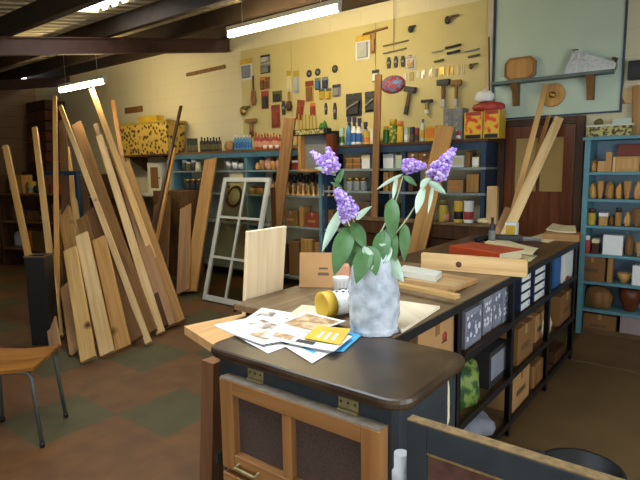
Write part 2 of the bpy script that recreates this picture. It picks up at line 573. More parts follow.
# purlins along the building, rafters down the slope
n = 2
for y in (5.33, 4.45, 3.5, 2.42, 1.25, 0.05, -1.2, -2.3):
    z = roof_z(y)
    mb = MB().box(XL, XR, y - 0.035, y + 0.035, z, z + 0.185)
    structure(mb.build('trim_%d' % n, 'purlin')); n += 1
for x in (-10.5, -5.87, -1.2):
    a = math.atan(0.166)
    mb = MB()
    y0, y1 = YF, W
    for dz0, dz1, hw in ((-0.18, -0.165, 0.05), (-0.165, -0.015, 0.012), (-0.015, 0.0, 0.05)):
        p = [(y0, roof_z(y0) + dz0), (y1, roof_z(y1) + dz0), (y1, roof_z(y1) + dz1), (y0, roof_z(y0) + dz1)]
        mb.prism(p, x - hw, x + hw, Matrix(((0, 0, 1, 0), (1, 0, 0, 0), (0, 1, 0, 0), (0, 0, 0, 1))))
    structure(mb.build('trim_%d' % n, 'beam_brown')); n += 1

# the pegboard sheets lining the back wall
PGY = W - 0.02
xa, xb, xm, xc = -5.62, -2.02, -4.68, -3.38
mb = MB()
for x0, x1 in ((xa, xm), (xm + 0.006, xc), (xc + 0.006, xb)):
    mb.box(x0, x1, PGY, W, 1.84, 3.195, 0.003)
structure(mb.build('trim_%d' % n, 'pegboard')); n += 1
# pale painted upright between pegboard and blue panel
mb = MB().box(-2.04, -1.985, W - 0.05, W, 0.0, 3.3, 0.004)
structure(mb.build('trim_%d' % n, 'pale_post')); n += 1
mb = MB().box(XL, -5.0, W - 0.02, W, 0.0, 0.12)
structure(mb.build('baseboard_back', 'mud_brown'))

# half glazed inner door
def door():
    x0, x1, z1 = -1.90, -1.10, 1.985
    y = W
    fr = MB()
    fr.box(x0, x0 + 0.07, y - 0.06, y, 0, z1, 0.004); fr.box(x1 - 0.07, x1, y - 0.06, y, 0, z1, 0.004)
    fr.box(x0 + 0.07, x1 - 0.07, y - 0.06, y, z1 - 0.07, z1, 0.004)
    d = structure(fr.build('door_1', 'dark_wood'))
    a, b = x0 + 0.075, x1 - 0.075
    lf = MB()
    gx0, gx1, gz0, gz1 = a + 0.1, b - 0.1, 1.28, 1.80
    lf.box(a, gx0, y - 0.045, y - 0.005, 0.02, z1 - 0.075); lf.box(gx1, b, y - 0.045, y - 0.005, 0.02, z1 - 0.075)
    lf.box(gx0, gx1, y - 0.045, y - 0.005, 0.02, gz0); lf.box(gx0, gx1, y - 0.045, y - 0.005, gz1, z1 - 0.075)
    lf.box(gx0, gx1, y - 0.05, y - 0.045, 0.25, gz0 - 0.14, 0.003)
    l = structure(lf.build('door_leaf', 'door_wood', d))
    g = MB().box(gx0, gx1, y - 0.026, y - 0.02, gz0, gz1)
    structure(g.build('pane', 'amber_glass', d))
    bd = MB()
    for s in (gx0 + (gx1 - gx0) / 2,): bd.box(s - 0.012, s + 0.012, y - 0.05, y - 0.02, gz0, gz1)
    structure(bd.build('glazing_bar', 'door_wood', d))
    h = MB().cyl((a + 0.05, y - 0.045, 1.05), (a + 0.05, y - 0.09, 1.05), 0.012).ball((a + 0.05, y - 0.1, 1.05), 0.027, sub=2)
    structure(h.build('door_handle', 'brass', d))
door()

# pale blue-green board above the door, with its shelf
PX0, PX1 = -1.975, -0.815
t = thing('wall_board', 'large pale blue-green board mounted on the wall above the brown door', 'board', (PX0, W, 1.995))
mb = MB().box(0.012, PX1 - PX0 - 0.012, -0.03, 0, 0.012, 1.2)
mb.build('panel', 'panel_blue', t)
mb = MB().box(0, 0.014, -0.045, 0, 0, 1.25).box(PX1 - PX0 - 0.014, PX1 - PX0, -0.045, 0, 0, 1.25).box(0.014, PX1 - PX0 - 0.014, -0.045, 0, 0, 0.014)
mb.build('edging', 'blue_dark', t)
PY = W - 0.03
t = thing('wall_shelf', 'narrow grey-blue shelf on the pale board above the door, with two wooden brackets', 'shelf', (PX0, PY, 2.33))
sl = PX1 - PX0 - 0.07
MB().box(0.02, sl, -0.12, 0, 0, 0.028, 0.003).build('shelf_board', 'grey_blue' if 'grey_blue' in MATS else plain('grey_blue', (92, 108, 104), 0.6), t)
for k, px in enumerate((517, 591)):
    x = ony(px, 96, PY).x - PX0
    mb = MB().prism([(-0.125, 0), (0, 0), (0, -0.21), (-0.03, -0.21), (-0.06, -0.1)], x - 0.03, x + 0.03,
                    Matrix(((0, 0, 1, 0), (1, 0, 0, 0), (0, 1, 0, 0), (0, 0, 0, 1))))
    mb.build('bracket', 'oak_brown', t)
# things on that shelf
def shelf_pt(px): return ony(px, 78, PY - 0.06).x
x = shelf_pt(519)
t = thing('wooden_plaque', 'octagonal brown wooden plaque standing on the left of the shelf above the door', 'plaque', (x, PY - 0.012, 2.3585))
c = 0.05
MB().prism([(-0.15, c), (-0.15 + c, 0), (0.15 - c, 0), (0.15, c), (0.15, 0.17), (0.15 - c, 0.22), (-0.15 + c, 0.22), (-0.15, 0.17)], -0.012, 0.012,
           Matrix(((1, 0, 0, 0), (0, 0, 1, -0.02), (0, 1, 0, 0), (0, 0, 0, 1)))).build('board', 'oak_brown', t)
MB().prism([(-0.12, 0.06), (-0.085, 0.022), (0.085, 0.022), (0.12, 0.06), (0.12, 0.16), (0.085, 0.197), (-0.085, 0.197), (-0.12, 0.16)], -0.004, 0.004,
           Matrix(((1, 0, 0, 0), (0, 0, 1, -0.036), (0, 1, 0, 0), (0, 0, 0, 1)))).build('raised_panel', 'larch', t)
x = shelf_pt(590)
t = thing('smoothing_plane', 'silver metal hand plane tilted on the right of the shelf above the door', 'plane', (x, PY - 0.06, 2.3585))
mm = Matrix.Rotation(math.radians(12), 4, 'Y')
MB().prism([(-0.2, 0), (0.2, 0.0), (0.21, 0.05), (-0.03, 0.16), (-0.1, 0.2), (-0.14, 0.2), (-0.21, 0.03)], -0.04, 0.04,
           Matrix(((1, 0, 0, 0), (0, 0, 1, 0), (0, 1, 0, 0), (0, 0, 0, 1)))).build('body', 'foil', t)
MB().box(-0.15, -0.11, -0.025, 0.025, 0.19, 0.215, 0.006).build('front_knob', 'dark_wood', t)
MB().tube([(0.19, 0, 0.05), (0.205, 0, 0.09), (0.17, 0, 0.1)], 0.014).build('handle', 'dark_wood', t)
# round plate on the wall below the shelf
p = ony(553, 95, W - 0.03)
t = thing('wooden_disc', 'round varnished wooden plate on the wall behind the leaning strips', 'plate', (p.x, W - 0.03, p.z))
MB().lathe([(0.0, 0), (0.10, 0), (0.112, 0.008), (0.108, 0.02), (0.09, 0.016), (0.0, 0.016)], seg=28, mtx=Matrix.Rotation(PI / 2, 4, 'X')).build('disc', 'larch', t)
MB().lathe([(0.0, 0.016), (0.03, 0.017), (0.03, 0.026), (0, 0.03)], seg=16, mtx=Matrix.Rotation(PI / 2, 4, 'X')).build('centre_boss', 'brass', t)

# fluorescent battens
def tube_light(label, Y, pa, pb, L):
    a = ony(pa[0], pa[1], Y); b = ony(pb[0], pb[1], Y)
    z = (a.z + b.z) / 2
    cx = (a.x + b.x) / 2
    t = thing('fluorescent_lamp', label, 'lamp', (cx, Y, z), 0, 'fluorescent tube lamps')
    zr = roof_z(Y)
    MB().box(-L / 2, L / 2, -0.03, 0.03, 0.03, 0.075, 0.004).build('housing', 'white_paint', t)
    for xe in (-L / 2, L / 2 - 0.02): MB().box(xe, xe + 0.02, -0.022, 0.022, -0.035, 0.04, 0.003).build('end_holder', 'white_paint', t)
    MB().cyl((-L / 2 + 0.02, 0, -0.012), (L / 2 - 0.02, 0, -0.012), 0.022, seg=16).build('tube', 'tube_glow', t)
    for s in (-0.35, 0.35):
        MB().cyl((s * L, 0, 0.07), (s * L, 0, zr + 0.17 - z), 0.004, seg=6).build('hanger', 'steel', t)
emit('tube_glow', (1.0, 0.84, 0.50, 1), 64.0)
tube_light('lit fluorescent tube hanging above the pegboard, the larger and nearer of the two lamps', 4.1, (229, 35), (339, 7), 1.5)
tube_light('lit fluorescent tube hanging above the leaning timber at the left', 3.9, (60, 91), (105, 80), 1.22)
# daylight through the rooflights and the added windows comes from the sky outside
w = bpy.data.worlds.new('sky'); SC.world = w; w.use_nodes = True
bg = w.node_tree.nodes['Background']
bg.inputs['Color'].default_value = (0.80, 0.90, 1.0, 1)
bg.inputs['Strength'].default_value = 6.5
def portal(loc, rot, sx, sy):
    l = bpy.data.lights.new('sky_portal', 'AREA'); l.shape = 'RECTANGLE'; l.size = sx; l.size_y = sy
    l.cycles.is_portal = True
    o = bpy.data.objects.new('sky_portal', l); COL.objects.link(o); o.location = loc; o.rotation_euler = rot
portal(((SKY[0] + SKY[1]) / 2, (SKY[2] + SKY[3]) / 2, roof_z((SKY[2] + SKY[3]) / 2) + 0.26), (math.atan(0.166), 0, 0), SKY[1] - SKY[0], SKY[3] - SKY[2])
portal(((WX0 + WX1) / 2, YF - TH, (WZ0 + WZ1) / 2), (PI / 2, 0, 0), WX1 - WX0, WZ1 - WZ0)
portal((-5.0, 2.9, roof_z(2.9) + .26), (math.atan(.166), 0, 0), .9, .6)
portal((XR + TH, (RY0 + RY1) / 2, (RZ0 + RZ1) / 2), (PI / 2, 0, PI / 2), RY1 - RY0, RZ1 - RZ0)
SC.view_settings.view_transform = 'Standard'
SC.view_settings.look = 'None'
SC.view_settings.gamma = 1
SC.view_settings.use_curve_mapping = False
SC.view_settings.exposure = 0.78
SC.cycles.max_bounces = 8
SC.cycles.diffuse_bounces = 4
SC.cycles.transmission_bounces = 8
SC.cycles.transparent_max_bounces = 8
SC.cycles.caustics_reflective = False
SC.cycles.caustics_refractive = False
SC.cycles.sample_clamp_indirect = 4.0
SC.cycles.use_denoising = True
# ------------------------------------------------------------------ the dark cabinet in the foreground
ZT = 0.95
CX0, CX1, CY0, CY1 = -1.392, -0.612, 1.115, 1.565
t = thing('cabinet', 'dark blue-grey cabinet with a rounded dark varnished top, under the vase', 'cabinet', ((CX0 + CX1) / 2, (CY0 + CY1) / 2, 0))
hx, hy = (CX1 - CX0) / 2, (CY1 - CY0) / 2
def rrect(x0, x1, y0, y1, r, seg=6):
    pts = []
    for cx, cy, a0 in ((x1 - r, y0 + r, -90), (x1 - r, y1 - r, 0), (x0 + r, y1 - r, 90), (x0 + r, y0 + r, 180)):
        for i in range(seg + 1):
            a = math.radians(a0 + 90 * i / seg); pts.append((cx + r * math.cos(a), cy + r * math.sin(a)))
    return pts
# moulded edge: stack of slightly different outlines
mb = MB()
prof = [(0.014, -0.034), (0.004, -0.030), (0.0, -0.022), (0.0, -0.012), (0.005, -0.003), (0.012, 0.0)]
mb.rings([[Vector((x, y, ZT + z)) for x, y in rrect(-hx + i, hx - i, -hy + i, hy - i, 0.07 - i)] for i, z in prof])
for f in mb.bm.faces: f.smooth = False
mb.build('top', 'varnish', t)
mb = MB().prism(rrect(-hx + 0.035, hx - 0.035, -hy + 0.035, hy - 0.03, 0.02, 3), 0.0, ZT - 0.034)
mb.build('body', 'cabinet_blue', t)
MB().box(-hx + 0.03, hx - 0.03, -hy + 0.03, hy - 0.025, 0.0, 0.07, 0.004).build('plinth', 'cabinet_blue', t)
# hinged pine flap on the front
bf = -hy + 0.035                       # body front, local
ff = bf - 0.045
fx0, fx1 = -1.30 - (CX0 + CX1) / 2, -0.676 - (CX0 + CX1) / 2
zt_, zb_ = 0.862, 0.545
fl = MB()
sw = 0.06
fl.box(fx0, fx0 + sw, ff, bf, zb_, zt_ , 0.003)
fr = fl.build('flap_door', 'frame_pine_up', t); fr['label'] = 'pine framed flap with two dark panels'
MB().box(fx1 - sw, fx1, ff, bf, zb_, zt_, 0.003).build('stile', 'frame_pine_up', fr)
r2 = MB().box(fx0 + sw, fx1 - sw, ff, bf, zt_ - 0.05, zt_, 0.003); r2.build('top_rail', 'frame_pine', fr)
r3 = MB().box(fx0 + sw, fx1 - sw, ff, bf, zb_, zb_ + 0.06, 0.003); r3.build('bottom_rail', 'frame_pine', fr)
mx_ = (fx0 + fx1) / 2 - 0.02
MB().box(mx_ - 0.018, mx_ + 0.018, ff + 0.004, bf, zb_ + 0.06, zt_ - 0.05, 0.003).build('muntin', 'frame_pine_up', fr)
MB().box(fx0 + sw, mx_ - 0.018, ff + 0.028, bf - 0.004, zb_ + 0.06, zt_ - 0.05).build('panel', 'mesh_brown', fr)
MB().box(mx_ + 0.018, fx1 - sw, ff + 0.028, bf - 0.004, zb_ + 0.06, zt_ - 0.05).build('panel', 'mesh_brown', fr)
MB().box(fx0 + 0.002, fx1 - 0.002, ff + 0.002, bf, zt_, zt_ + 0.003, 0.0).build('dusty_top', 'dust', fr)
MB().tube([(mx_ - 0.21, ff, zb_ + 0.035), (mx_ - 0.21, ff - 0.02, zb_ + 0.03), (mx_ - 0.12, ff - 0.02, zb_ + 0.03), (mx_ - 0.12, ff, zb_ + 0.035)], 0.005).build('pull_handle', 'brass_dull', fr)
for px in (255, 348):
    hxw = ony(px, 378 if px < 300 else 416, CY0 + 0.03).x - (CX0 + CX1) / 2
    h = MB().box(hxw - 0.034, hxw + 0.034, bf - 0.004, bf, zt_ + 0.003, zt_ + 0.044, 0.001)
    h.cyl((hxw - 0.034, bf - 0.006, zt_ + 0.006), (hxw + 0.034, bf - 0.006, zt_ + 0.006), 0.006, seg=8)
    ho = h.build('hinge', 'brass_dull', t)
    s = MB()
    for sx in (-0.024, 0.0, 0.024): s.cyl((hxw + sx, bf - 0.006, zt_ + 0.03), (hxw + sx, bf - 0.003, zt_ + 0.03), 0.004, seg=8)
    s.build('screws', 'charcoal', ho)
# lower leaf of the same front
lf = MB().box(fx0, fx0 + sw, ff, bf, 0.09, zb_ - 0.02, 0.003).box(fx1 - sw, fx1, ff, bf, 0.09, zb_ - 0.02, 0.003)
lf.box(fx0 + sw, fx1 - sw, ff, bf, zb_ - 0.075, zb_ - 0.02, 0.003).box(fx0 + sw, fx1 - sw, ff, bf, 0.09, 0.15, 0.003)
lo = lf.build('lower_door', 'frame_pine', t)
MB().box(fx0 + sw, fx1 - sw, ff + 0.028, bf - 0.004, 0.15, zb_ - 0.075).build('panel', 'mesh_brown', lo)
# white splinter on the right side: small torn label strip
MB().prism([(0.02, 0.74), (0.035, 0.76), (0.03, 0.86), (0.018, 0.9)], hx - 0.035, hx - 0.0335,
           Matrix(((0, 0, 1, 0), (1, 0, 0, 0.1), (0, 1, 0, 0), (0, 0, 0, 1)))).build('bare_strip', 'paper_cream', t)

# dark blue framed panel standing at the right of the cabinet
pz = 0.957
t = thing('framed_panel', 'dark blue framed panel with worn brown centre and dusty top edge, bottom right', 'panel', (-0.25, 1.06, 0))
x0, x1 = -0.315, 0.52
fm = MB().box(x0, x0 + 0.052, -0.015, 0.015, 0, pz - 0.004, 0.002).box(x1 - 0.052, x1, -0.015, 0.015, 0, pz - 0.004, 0.002)
fm.box(x0 + 0.052, x1 - 0.052, -0.015, 0.015, pz - 0.068, pz - 0.004, 0.002).box(x0 + 0.052, x1 - 0.052, -0.015, 0.015, 0.0, 0.09, 0.002)
fm.build('frame', 'cabinet_blue', t)
MB().box(x0, x1, -0.015, 0.015, pz - 0.004, pz, 0.001).build('dusty_top_edge', plain('dust_wood', (122, 98, 60), 0.85, var=0.35, scale=60) and 'dust_wood', t)
MB().box(x0 + 0.052, x1 - 0.052, -0.008, 0.012, 0.09, pz - 0.068).build('centre_panel', 'rust_brown', t)
MB().box(x0 + 0.052, x1 - 0.052, -0.014, -0.008, pz - 0.075, pz - 0.068, 0.001).build('bead', 'dust_wood', t)
# pale grey pipe between the two
p = ony(402, 453, 1.07)
t = thing('pipe', 'pale grey plastic pipe standing between the cabinet and the dark framed panel', 'pipe', (p.x - 0.002, 1.07, 0))
MB().cyl((0, 0, 0), (0, 0, p.z), 0.018, seg=16).build('tube', 'grey_light', t)
MB().lathe([(0.0185, 0), (0.023, 0.004), (0.023, 0.05), (0.0185, 0.055)], (0, 0, p.z - 0.1), 16).build('collar', 'grey_light', t)

# rough brown post and the pine board end left of the cabinet
pp = onz(213, 361, 0.84)
mb = MB()
px_, py_ = pp.x - 0.02, pp.y + 0.02
t = thing('post', 'rough brown timber post standing at the left of the cabinet, under the pine board', 'post', (px_, py_, 0))
lx = -0.075
mb.rings([[Vector((lx + a, b, 0)) for a, b in ((-0.037, -0.03), (0.037, -0.03), (0.037, 0.03), (-0.037, 0.03))],
          [Vector((a, b, 0.835)) for a, b in ((-0.034, -0.03), (0.034, -0.03), (0.034, 0.03), (-0.034, 0.03))]])
mb.build('shaft', 'post_brown', t)
MB().box(0.0335 + lx * 0.45, 0.0375 + lx * 0.45, -0.012, 0.012, 0.42, 0.46, 0.001).build('staple', 'steel', t)

# ------------------------------------------------------------------ the long counter: black angle-iron frame, timber top
QX0, QX1, QY0, QY1 = -1.72, -0.90, 1.567, 4.40
t = thing('counter', 'long black steel shelving counter with a timber top, running back from the cabinet', 'counter', ((QX0 + QX1) / 2, (QY0 + QY1) / 2, 0))
ox, oy = (QX0 + QX1) / 2, (QY0 + QY1) / 2
def qbox(mb, x0, x1, y0, y1, z0, z1, b=0.0): return mb.box(x0 - ox, x1 - ox, y0 - oy, y1 - oy, z0, z1, b)
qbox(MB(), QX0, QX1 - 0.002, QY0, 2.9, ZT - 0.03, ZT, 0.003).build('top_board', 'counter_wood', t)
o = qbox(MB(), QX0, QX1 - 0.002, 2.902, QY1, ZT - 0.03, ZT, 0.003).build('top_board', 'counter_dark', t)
o['label'] = 'darker far half of the top'
legs_y = [1.66, 2.15, 2.89, 3.65, 4.37]
for y in legs_y:
    for x in (QX0 + 0.02, QX1 - 0.02):
        s = 1 if x > ox else -1
        mb = MB()
        xx = x - ox + s * 0.02
        mb.box(min(xx, xx - s * 0.004), max(xx, xx - s * 0.004), y - oy - 0.02, y - oy + 0.02, 0, ZT - 0.03)
        mb.box(min(xx, xx - s * 0.04), max(xx, xx - s * 0.04), y - oy + 0.016, y - oy + 0.02, 0, ZT - 0.03)
        mb.build('leg', 'steel_black', t)
for z in (ZT - 0.005, 0.69, 0.37, 0.10):
    for x in (QX0, QX1):
        s = 1 if x > ox else -1
        mb = MB()
        xi = x - ox
        mb.box(min(xi, xi + s * 0.004), max(xi, xi + s * 0.004), QY0 - oy, QY1 - oy, z - 0.035, z)
        mb.build('rail', 'steel_black', t)
for z in (0.655, 0.335, 0.065):
    qbox(MB(), QX0 + 0.003, QX1 - 0.003, QY0, QY1, z, z + 0.015).build('shelf', 'mud_brown', t)

# pine board whose end pokes out at the left, carried by the post and the counter rail
t0 = [onz(184, 326, 0.877), onz(226, 353, 0.877), Vector((-1.29, 1.31, 0.877)), Vector((-1.36, 1.575, 0.877)), Vector((-1.74, 1.72, 0.877))]
z = 0.877
poly = [(p.x, p.y) for p in t0]
cx = sum(p[0] for p in poly) / 5; cy = sum(p[1] for p in poly) / 5
mb = MB().prism([(a - cx, b - cy) for a, b in poly], -0.037, 0)
tag(mb.build('pine_board', wood('pine_flat', (184, 136, 82), (208, 164, 108), 0.55, axis=1, dens=20), loc=(cx, cy, z)),
    'thick orange pine board end jutting out left of the cabinet', 'board')
plain('wrapper', (196, 196, 200), 0.35)

# ------------------------------------------------------------------ vase of buddleia
vb = onz(374, 331, ZT)
VX, VY = vb.x - 0.02, vb.y - 0.065
VX, VY = -1.005, 1.60
dv = dep((VX, VY, ZT + 0.1))
t = thing('vase', 'glass vase wrapped in crumpled clear plastic, holding the lilac flowers', 'vase', (VX, VY, ZT))
H = 0.262
MB().lathe([(0.0, 0.004), (0.06, 0.004), (0.066, 0.02), (0.068, H - 0.03), (0.06, H - 0.005), (0.055, H - 0.005), (0.062, H - 0.03), (0.06, 0.03), (0, 0.02)], seg=24).build('jar', 'jar_glass', t)
mb = MB()
rs = []
rnd = random.Random(3)
NS = 40
for i in range(22):
    zz = i / 21
    r0 = 0.083 + 0.012 * math.sin(zz * 3.2) - 0.016 * zz ** 3
    ring = []
    for k in range(NS):
        a = 2 * PI * k / NS
        r = r0 + 0.006 * math.sin(5 * a + zz * 9) * math.sin(zz * 14 + a * 2) + rnd.uniform(-0.0025, 0.0025)
        if i == 0: r += 0.012 * abs(math.sin(4 * a))
        ring.append(Vector((r * math.cos(a), r * math.sin(a), 0.002 + zz * H + (rnd.uniform(0, 0.03) if i == 21 else 0))))
    rs.append(ring)
mb.rings(rs, caps=False)
for f in mb.bm.faces: f.smooth = True
w_ = mb.build('plastic_wrap', 'plastic_wrap', t)
so = w_.modifiers.new('t', 'SOLIDIFY'); so.thickness = 0.0012
MB().lathe([(0.0, 0.0), (0.083, 0.0), (0.088, 0.003), (0.0, 0.004)], seg=24).build('wrap_base', 'wrapper', t)


def atd(px, py, dd): return CAM + ray(px, py) * dd
def leaf(mb_top, mb_un, base, tip, w, nrm, droop=0.15, fold=0.25):
    base, tip, nrm = Vector(base), Vector(tip), Vector(nrm).normalized()
    ax = tip - base; L = ax.length; d = ax.normalized()
    sd = d.cross(nrm).normalized(); nn = sd.cross(d).normalized()
    rows = []
    N = 9
    for i in range(N + 1):
        u = i / N
        hw = w / 2 * (math.sin(PI * u ** 0.8) ** 0.8 if 0 < u < 1 else 0.02) * (1.0 if u < 0.5 else 1 - 0.25 * (u - 0.5))
        c = base + ax * u + nn * (L * droop * math.sin(PI * u))
        rows.append([c - sd * hw + nn * (hw * fold), c - sd * hw * 0.5 + nn * hw * fold * 0.4, c, c + sd * hw * 0.5 + nn * hw * fold * 0.4, c + sd * hw + nn * (hw * fold)])
    for mb, off in ((mb_top, 0.0006), (mb_un, -0.0006)):
        vr = [[mb.bm.verts.new(p + nn * off) for p in r] for r in rows]
        for a, b in zip(vr[:-1], vr[1:]):
            for i in range(4):
                f = mb.bm.faces.new((a[i], a[i + 1], b[i + 1], b[i])); f.smooth = True


def spike(name, parent, base, tip, r, seed, mats=('lilac', 'lilac_pale', 'lilac_dark')):
    rn = random.Random(seed)
    mb = MB()
    base, tip = Vector(base), Vector(tip)
    ax = tip - base
    d = ax.normalized(); u = d.orthogonal().normalized(); v = d.cross(u)
    n = 210
    for i in range(n):
        s = (i + 0.5) / n
        rr = r * (0.55 + 0.45 * math.sin(PI * min(1, 0.25 + s * 0.62))) * (1 - 0.72 * s ** 1.5) * rn.uniform(0.45, 1.08)
        a = i * 2.399963
        c = base + ax * (s + rn.uniform(-0.03, 0.03)) + (u * math.cos(a) + v * math.sin(a)) * rr
        mb.mi = rn.choice((0, 0, 1, 1, 2))
        q = rn.uniform(0.006, 0.010) * (1 - 0.35 * s)
        mb.ball(c, q, (rn.uniform(0.8, 1.2), rn.uniform(0.8, 1.2), rn.uniform(0.8, 1.2)), sub=1, smooth=False)
    mb.mi = 2
    mb.tube([base, base + ax * 0.9], [0.006, 0.003], 6)
    return mb.build(name, list(mats), parent)


mouth = Vector((VX, VY, ZT + H - 0.01))
def stem(label, pts, dds, leaves, spikes, seed, r=0.004):
    """pts: surveyed course of the stem; dds: its distance from the camera at each of them"""
    P = [atd(x, y, d) for (x, y), d in zip(pts, dds)]
    rn = random.Random(seed)
    root = Vector((VX + rn.uniform(-0.02, 0.02), VY + rn.uniform(-0.02, 0.02), ZT + 0.06))
    t = thing('flower_stem', label, 'flower', root, 0, 'buddleia stems in the vase')
    path = [Vector((0, 0, 0))] + [Vector((VX + rn.uniform(-0.025, 0.025), VY + rn.uniform(-0.025, 0.025), ZT + H)) - root] + [p - root for p in P]
    # smooth it
    sm = []
    for i in range(len(path) - 1):
        p0, p1, p2, p3 = path[max(i - 1, 0)], path[i], path[i + 1], path[min(i + 2, len(path) - 1)]
        for k in range(5):
            u = k / 5
            sm.append(0.5 * ((2 * p1) + (p2 - p0) * u + (2 * p0 - 5 * p1 + 4 * p2 - p3) * u * u + (3 * p1 - p0 - 3 * p2 + p3) * u ** 3))
    sm.append(path[-1])
    MB().tube(sm, [r * (1 - 0.5 * i / len(sm)) for i in range(len(sm))], 6).build('stem', 'stem', t)
    for (bx, by, tx, ty, wpx, d0, d1, face) in leaves:
        b = atd(bx, by, d0) - root; e = atd(tx, ty, d1) - root
        A, B = MB(), MB()
        cv = (CAM - (root + b)).normalized()
        nrm = cv + Vector((0, 0, 0.35)) if face == 1 else -cv + Vector((0, 0, 0.35))
        leaf(A, B, b, e, 0.8 * wpx * dv / F, nrm, rn.uniform(0.06, 0.14))
        o = A.build('leaf', 'leaf_top', t)
        o2 = B.build('leaf_underside', 'leaf_under', o)
    for k, (bx, by, tx, ty, rpx, d0, d1) in enumerate(spikes):
        spike('flower_spike', t, atd(bx, by, d0) - root, atd(tx, ty, d1) - root, rpx * 1.12 * dv / F, seed * 7 + k)
D = dv
stem('leftmost lilac flower stem, its spikes in front of the picture box',
     [(360, 245), (348, 222), (342, 195), (334, 178)], [D, D + 0.03, D + 0.06, D + 0.06],
     [(336, 186, 344, 168, 8, D + .06, D + .06, 1), (338, 172, 314, 168, 7, D + .06, D + .03, 2), (336, 176, 318, 160, 8, D + .06, D + .1, 2),
      (345, 205, 322, 252, 13, D + .04, D - .0, 2), (343, 190, 330, 182, 6, D + .05, D, 1)],
     [(334, 170, 328, 148, 7, D + .06, D + .05), (330, 170, 312, 152, 6, D + .06, D + .09)], 1)
stem('lilac flower stem with a fat spike tilting left, low in front of the shelves',
     [(364, 250), (358, 232), (352, 217)], [D - .02, D - .05, D - .08],
     [(352, 222, 366, 250, 16, D - .07, D - .09, 1), (350, 226, 334, 276, 24, D - .06, D - .1, 1), (356, 220, 372, 206, 8, D - .05, D - .02, 2),
      (358, 235, 350, 268, 18, D - .05, D - .1, 1), (352, 218, 340, 214, 5, D - .08, D - .08, 2)],
     [(352, 217, 337, 189, 9, D - .08, D - .1)], 2)
stem('lilac flower stem in the middle with a blunt spike pointing right',
     [(377, 240), (386, 222), (396, 200), (403, 176)], [D, D + .02, D + .04, D + .05],
     [(392, 198, 392, 242, 19, D - .02, D - .05, 1), (403, 174, 376, 190, 5, D + .05, D + .02, 2), (404, 176, 417, 186, 8, D + .05, D + .02, 1),
      (397, 176, 393, 200, 6, D + .05, D + .03, 2), (388, 226, 396, 262, 16, D - .02, D - .07, 1), (384, 230, 378, 272, 22, D - .03, D - .08, 1)],
     [(404, 166, 426, 166, 7, D + .05, D + .03)], 3)
stem('lilac flower stem at the far right with the longest spike, leaning to the upper right',
     [(384, 246), (400, 228), (414, 208), (424, 188), (432, 178)], [D, D + .01, D + .02, D + .02, D + .02],
     [(424, 186, 416, 214, 11, D + .02, D - .01, 2), (428, 182, 446, 194, 10, D + .02, D, 2), (430, 178, 420, 188, 8, D, D - .02, 2),
      (405, 224, 404, 262, 14, D - .02, D - .05, 1), (434, 182, 428, 214, 5, D + .02, D + .01, 2)],
     [(434, 178, 454, 149, 9, D + .02, D + .04)], 4)
stem('short leafy stem without a flower, hanging over the front of the vase',
     [(370, 256), (368, 246)], [D - .04, D - .08],
     [(368, 248, 356, 284, 22, D - .08, D - .12, 1), (374, 248, 404, 282, 22, D - .06, D - .1, 2), (370, 246, 376, 276, 20, D - .08, D - .13, 1),
      (366, 246, 352, 262, 20, D - .05, D - .1, 2), (378, 244, 388, 262, 22, D - .06, D - .1, 2), (364, 246, 372, 270, 14, D - .1, D - .13, 2)],
     [], 5)

# ------------------------------------------------------------------ papers and small things on the cabinet
def sheet(name, label, cat, pts, z, mat, group=None, inner=None, thick=0.0012, curl=0.0):
    """a paper lying at height z, corners surveyed; inner = list of (u0,v0,u1,v1,material) printed patches as parts"""
    P = [onz(x, y, z) for x, y in pts]
    c = sum(P, Vector()) / 4
    t = thing(name, label, cat, c, 0, group)
    N = 8
    def pt(u, v):
        p = (P[0] * (1 - u) + P[1] * u) * (1 - v) + (P[3] * (1 - u) + P[2] * u) * v - c
        return p + Vector((0, 0, curl * ((2 * u - 1) ** 2) + curl * 0.4 * math.sin(PI * v) * u))
    def patch(mb, u0, v0, u1, v1, dz, th):
        g = [[pt(u0 + (u1 - u0) * i / N, v0 + (v1 - v0) * j / N) + Vector((0, 0, dz)) for i in range(N + 1)] for j in range(N + 1)]
        top = [[mb.bm.verts.new(p + Vector((0, 0, th))) for p in r] for r in g]
        bot = [[mb.bm.verts.new(p) for p in r] for r in g]
        for j in range(N):
            for i in range(N):
                mb.bm.faces.new((top[j][i], top[j][i + 1], top[j + 1][i + 1], top[j + 1][i]))
                mb.bm.faces.new((bot[j][i], bot[j + 1][i], bot[j + 1][i + 1], bot[j][i + 1]))
        for k in range(N):
            for a, b in (((0, k), (0, k + 1)), ((N, k + 1), (N, k)), ((k + 1, 0), (k, 0)), ((k, N), (k + 1, N))):
                mb.bm.faces.new((top[a[0]][a[1]], bot[a[0]][a[1]], bot[b[0]][b[1]], top[b[0]][b[1]]))
        return mb
    patch(MB(), 0, 0, 1, 1, 0, thick).build('page', mat, t)
    for (u0, v0, u1, v1, m) in inner or []:
        patch(MB(), u0, v0, u1, v1, thick, 0.0003).build('printed_patch', m, t)
    return t
Z = ZT + 0.001
sheet('leaflet', 'white sheet of print sticking out from under the magazines towards the cabinet edge', 'paper',
      [(234, 335), (268, 353.5), (288, 346), (255, 330)], Z, 'paper', inner=[(.2, .2, .8, .26, 'paper_grey'), (.2, .4, .75, .46, 'paper_grey'), (.2, .6, .8, .66, 'paper_grey')])
sheet('leaflet', 'white leaflet with a pale blue flash, nearest the front edge under the magazine', 'paper',
      [(284, 346), (312, 363.5), (336, 349), (306, 338)], Z + .0016, 'paper', inner=[(.35, .35, .75, .5, 'paper_blue')])
sheet('booklet', 'blue booklet poking out beside the yellow magazine, near the vase', 'booklet',
      [(325, 350), (343, 352), (361, 336), (345, 330)], Z + .0016, 'paper_blue', thick=0.003)
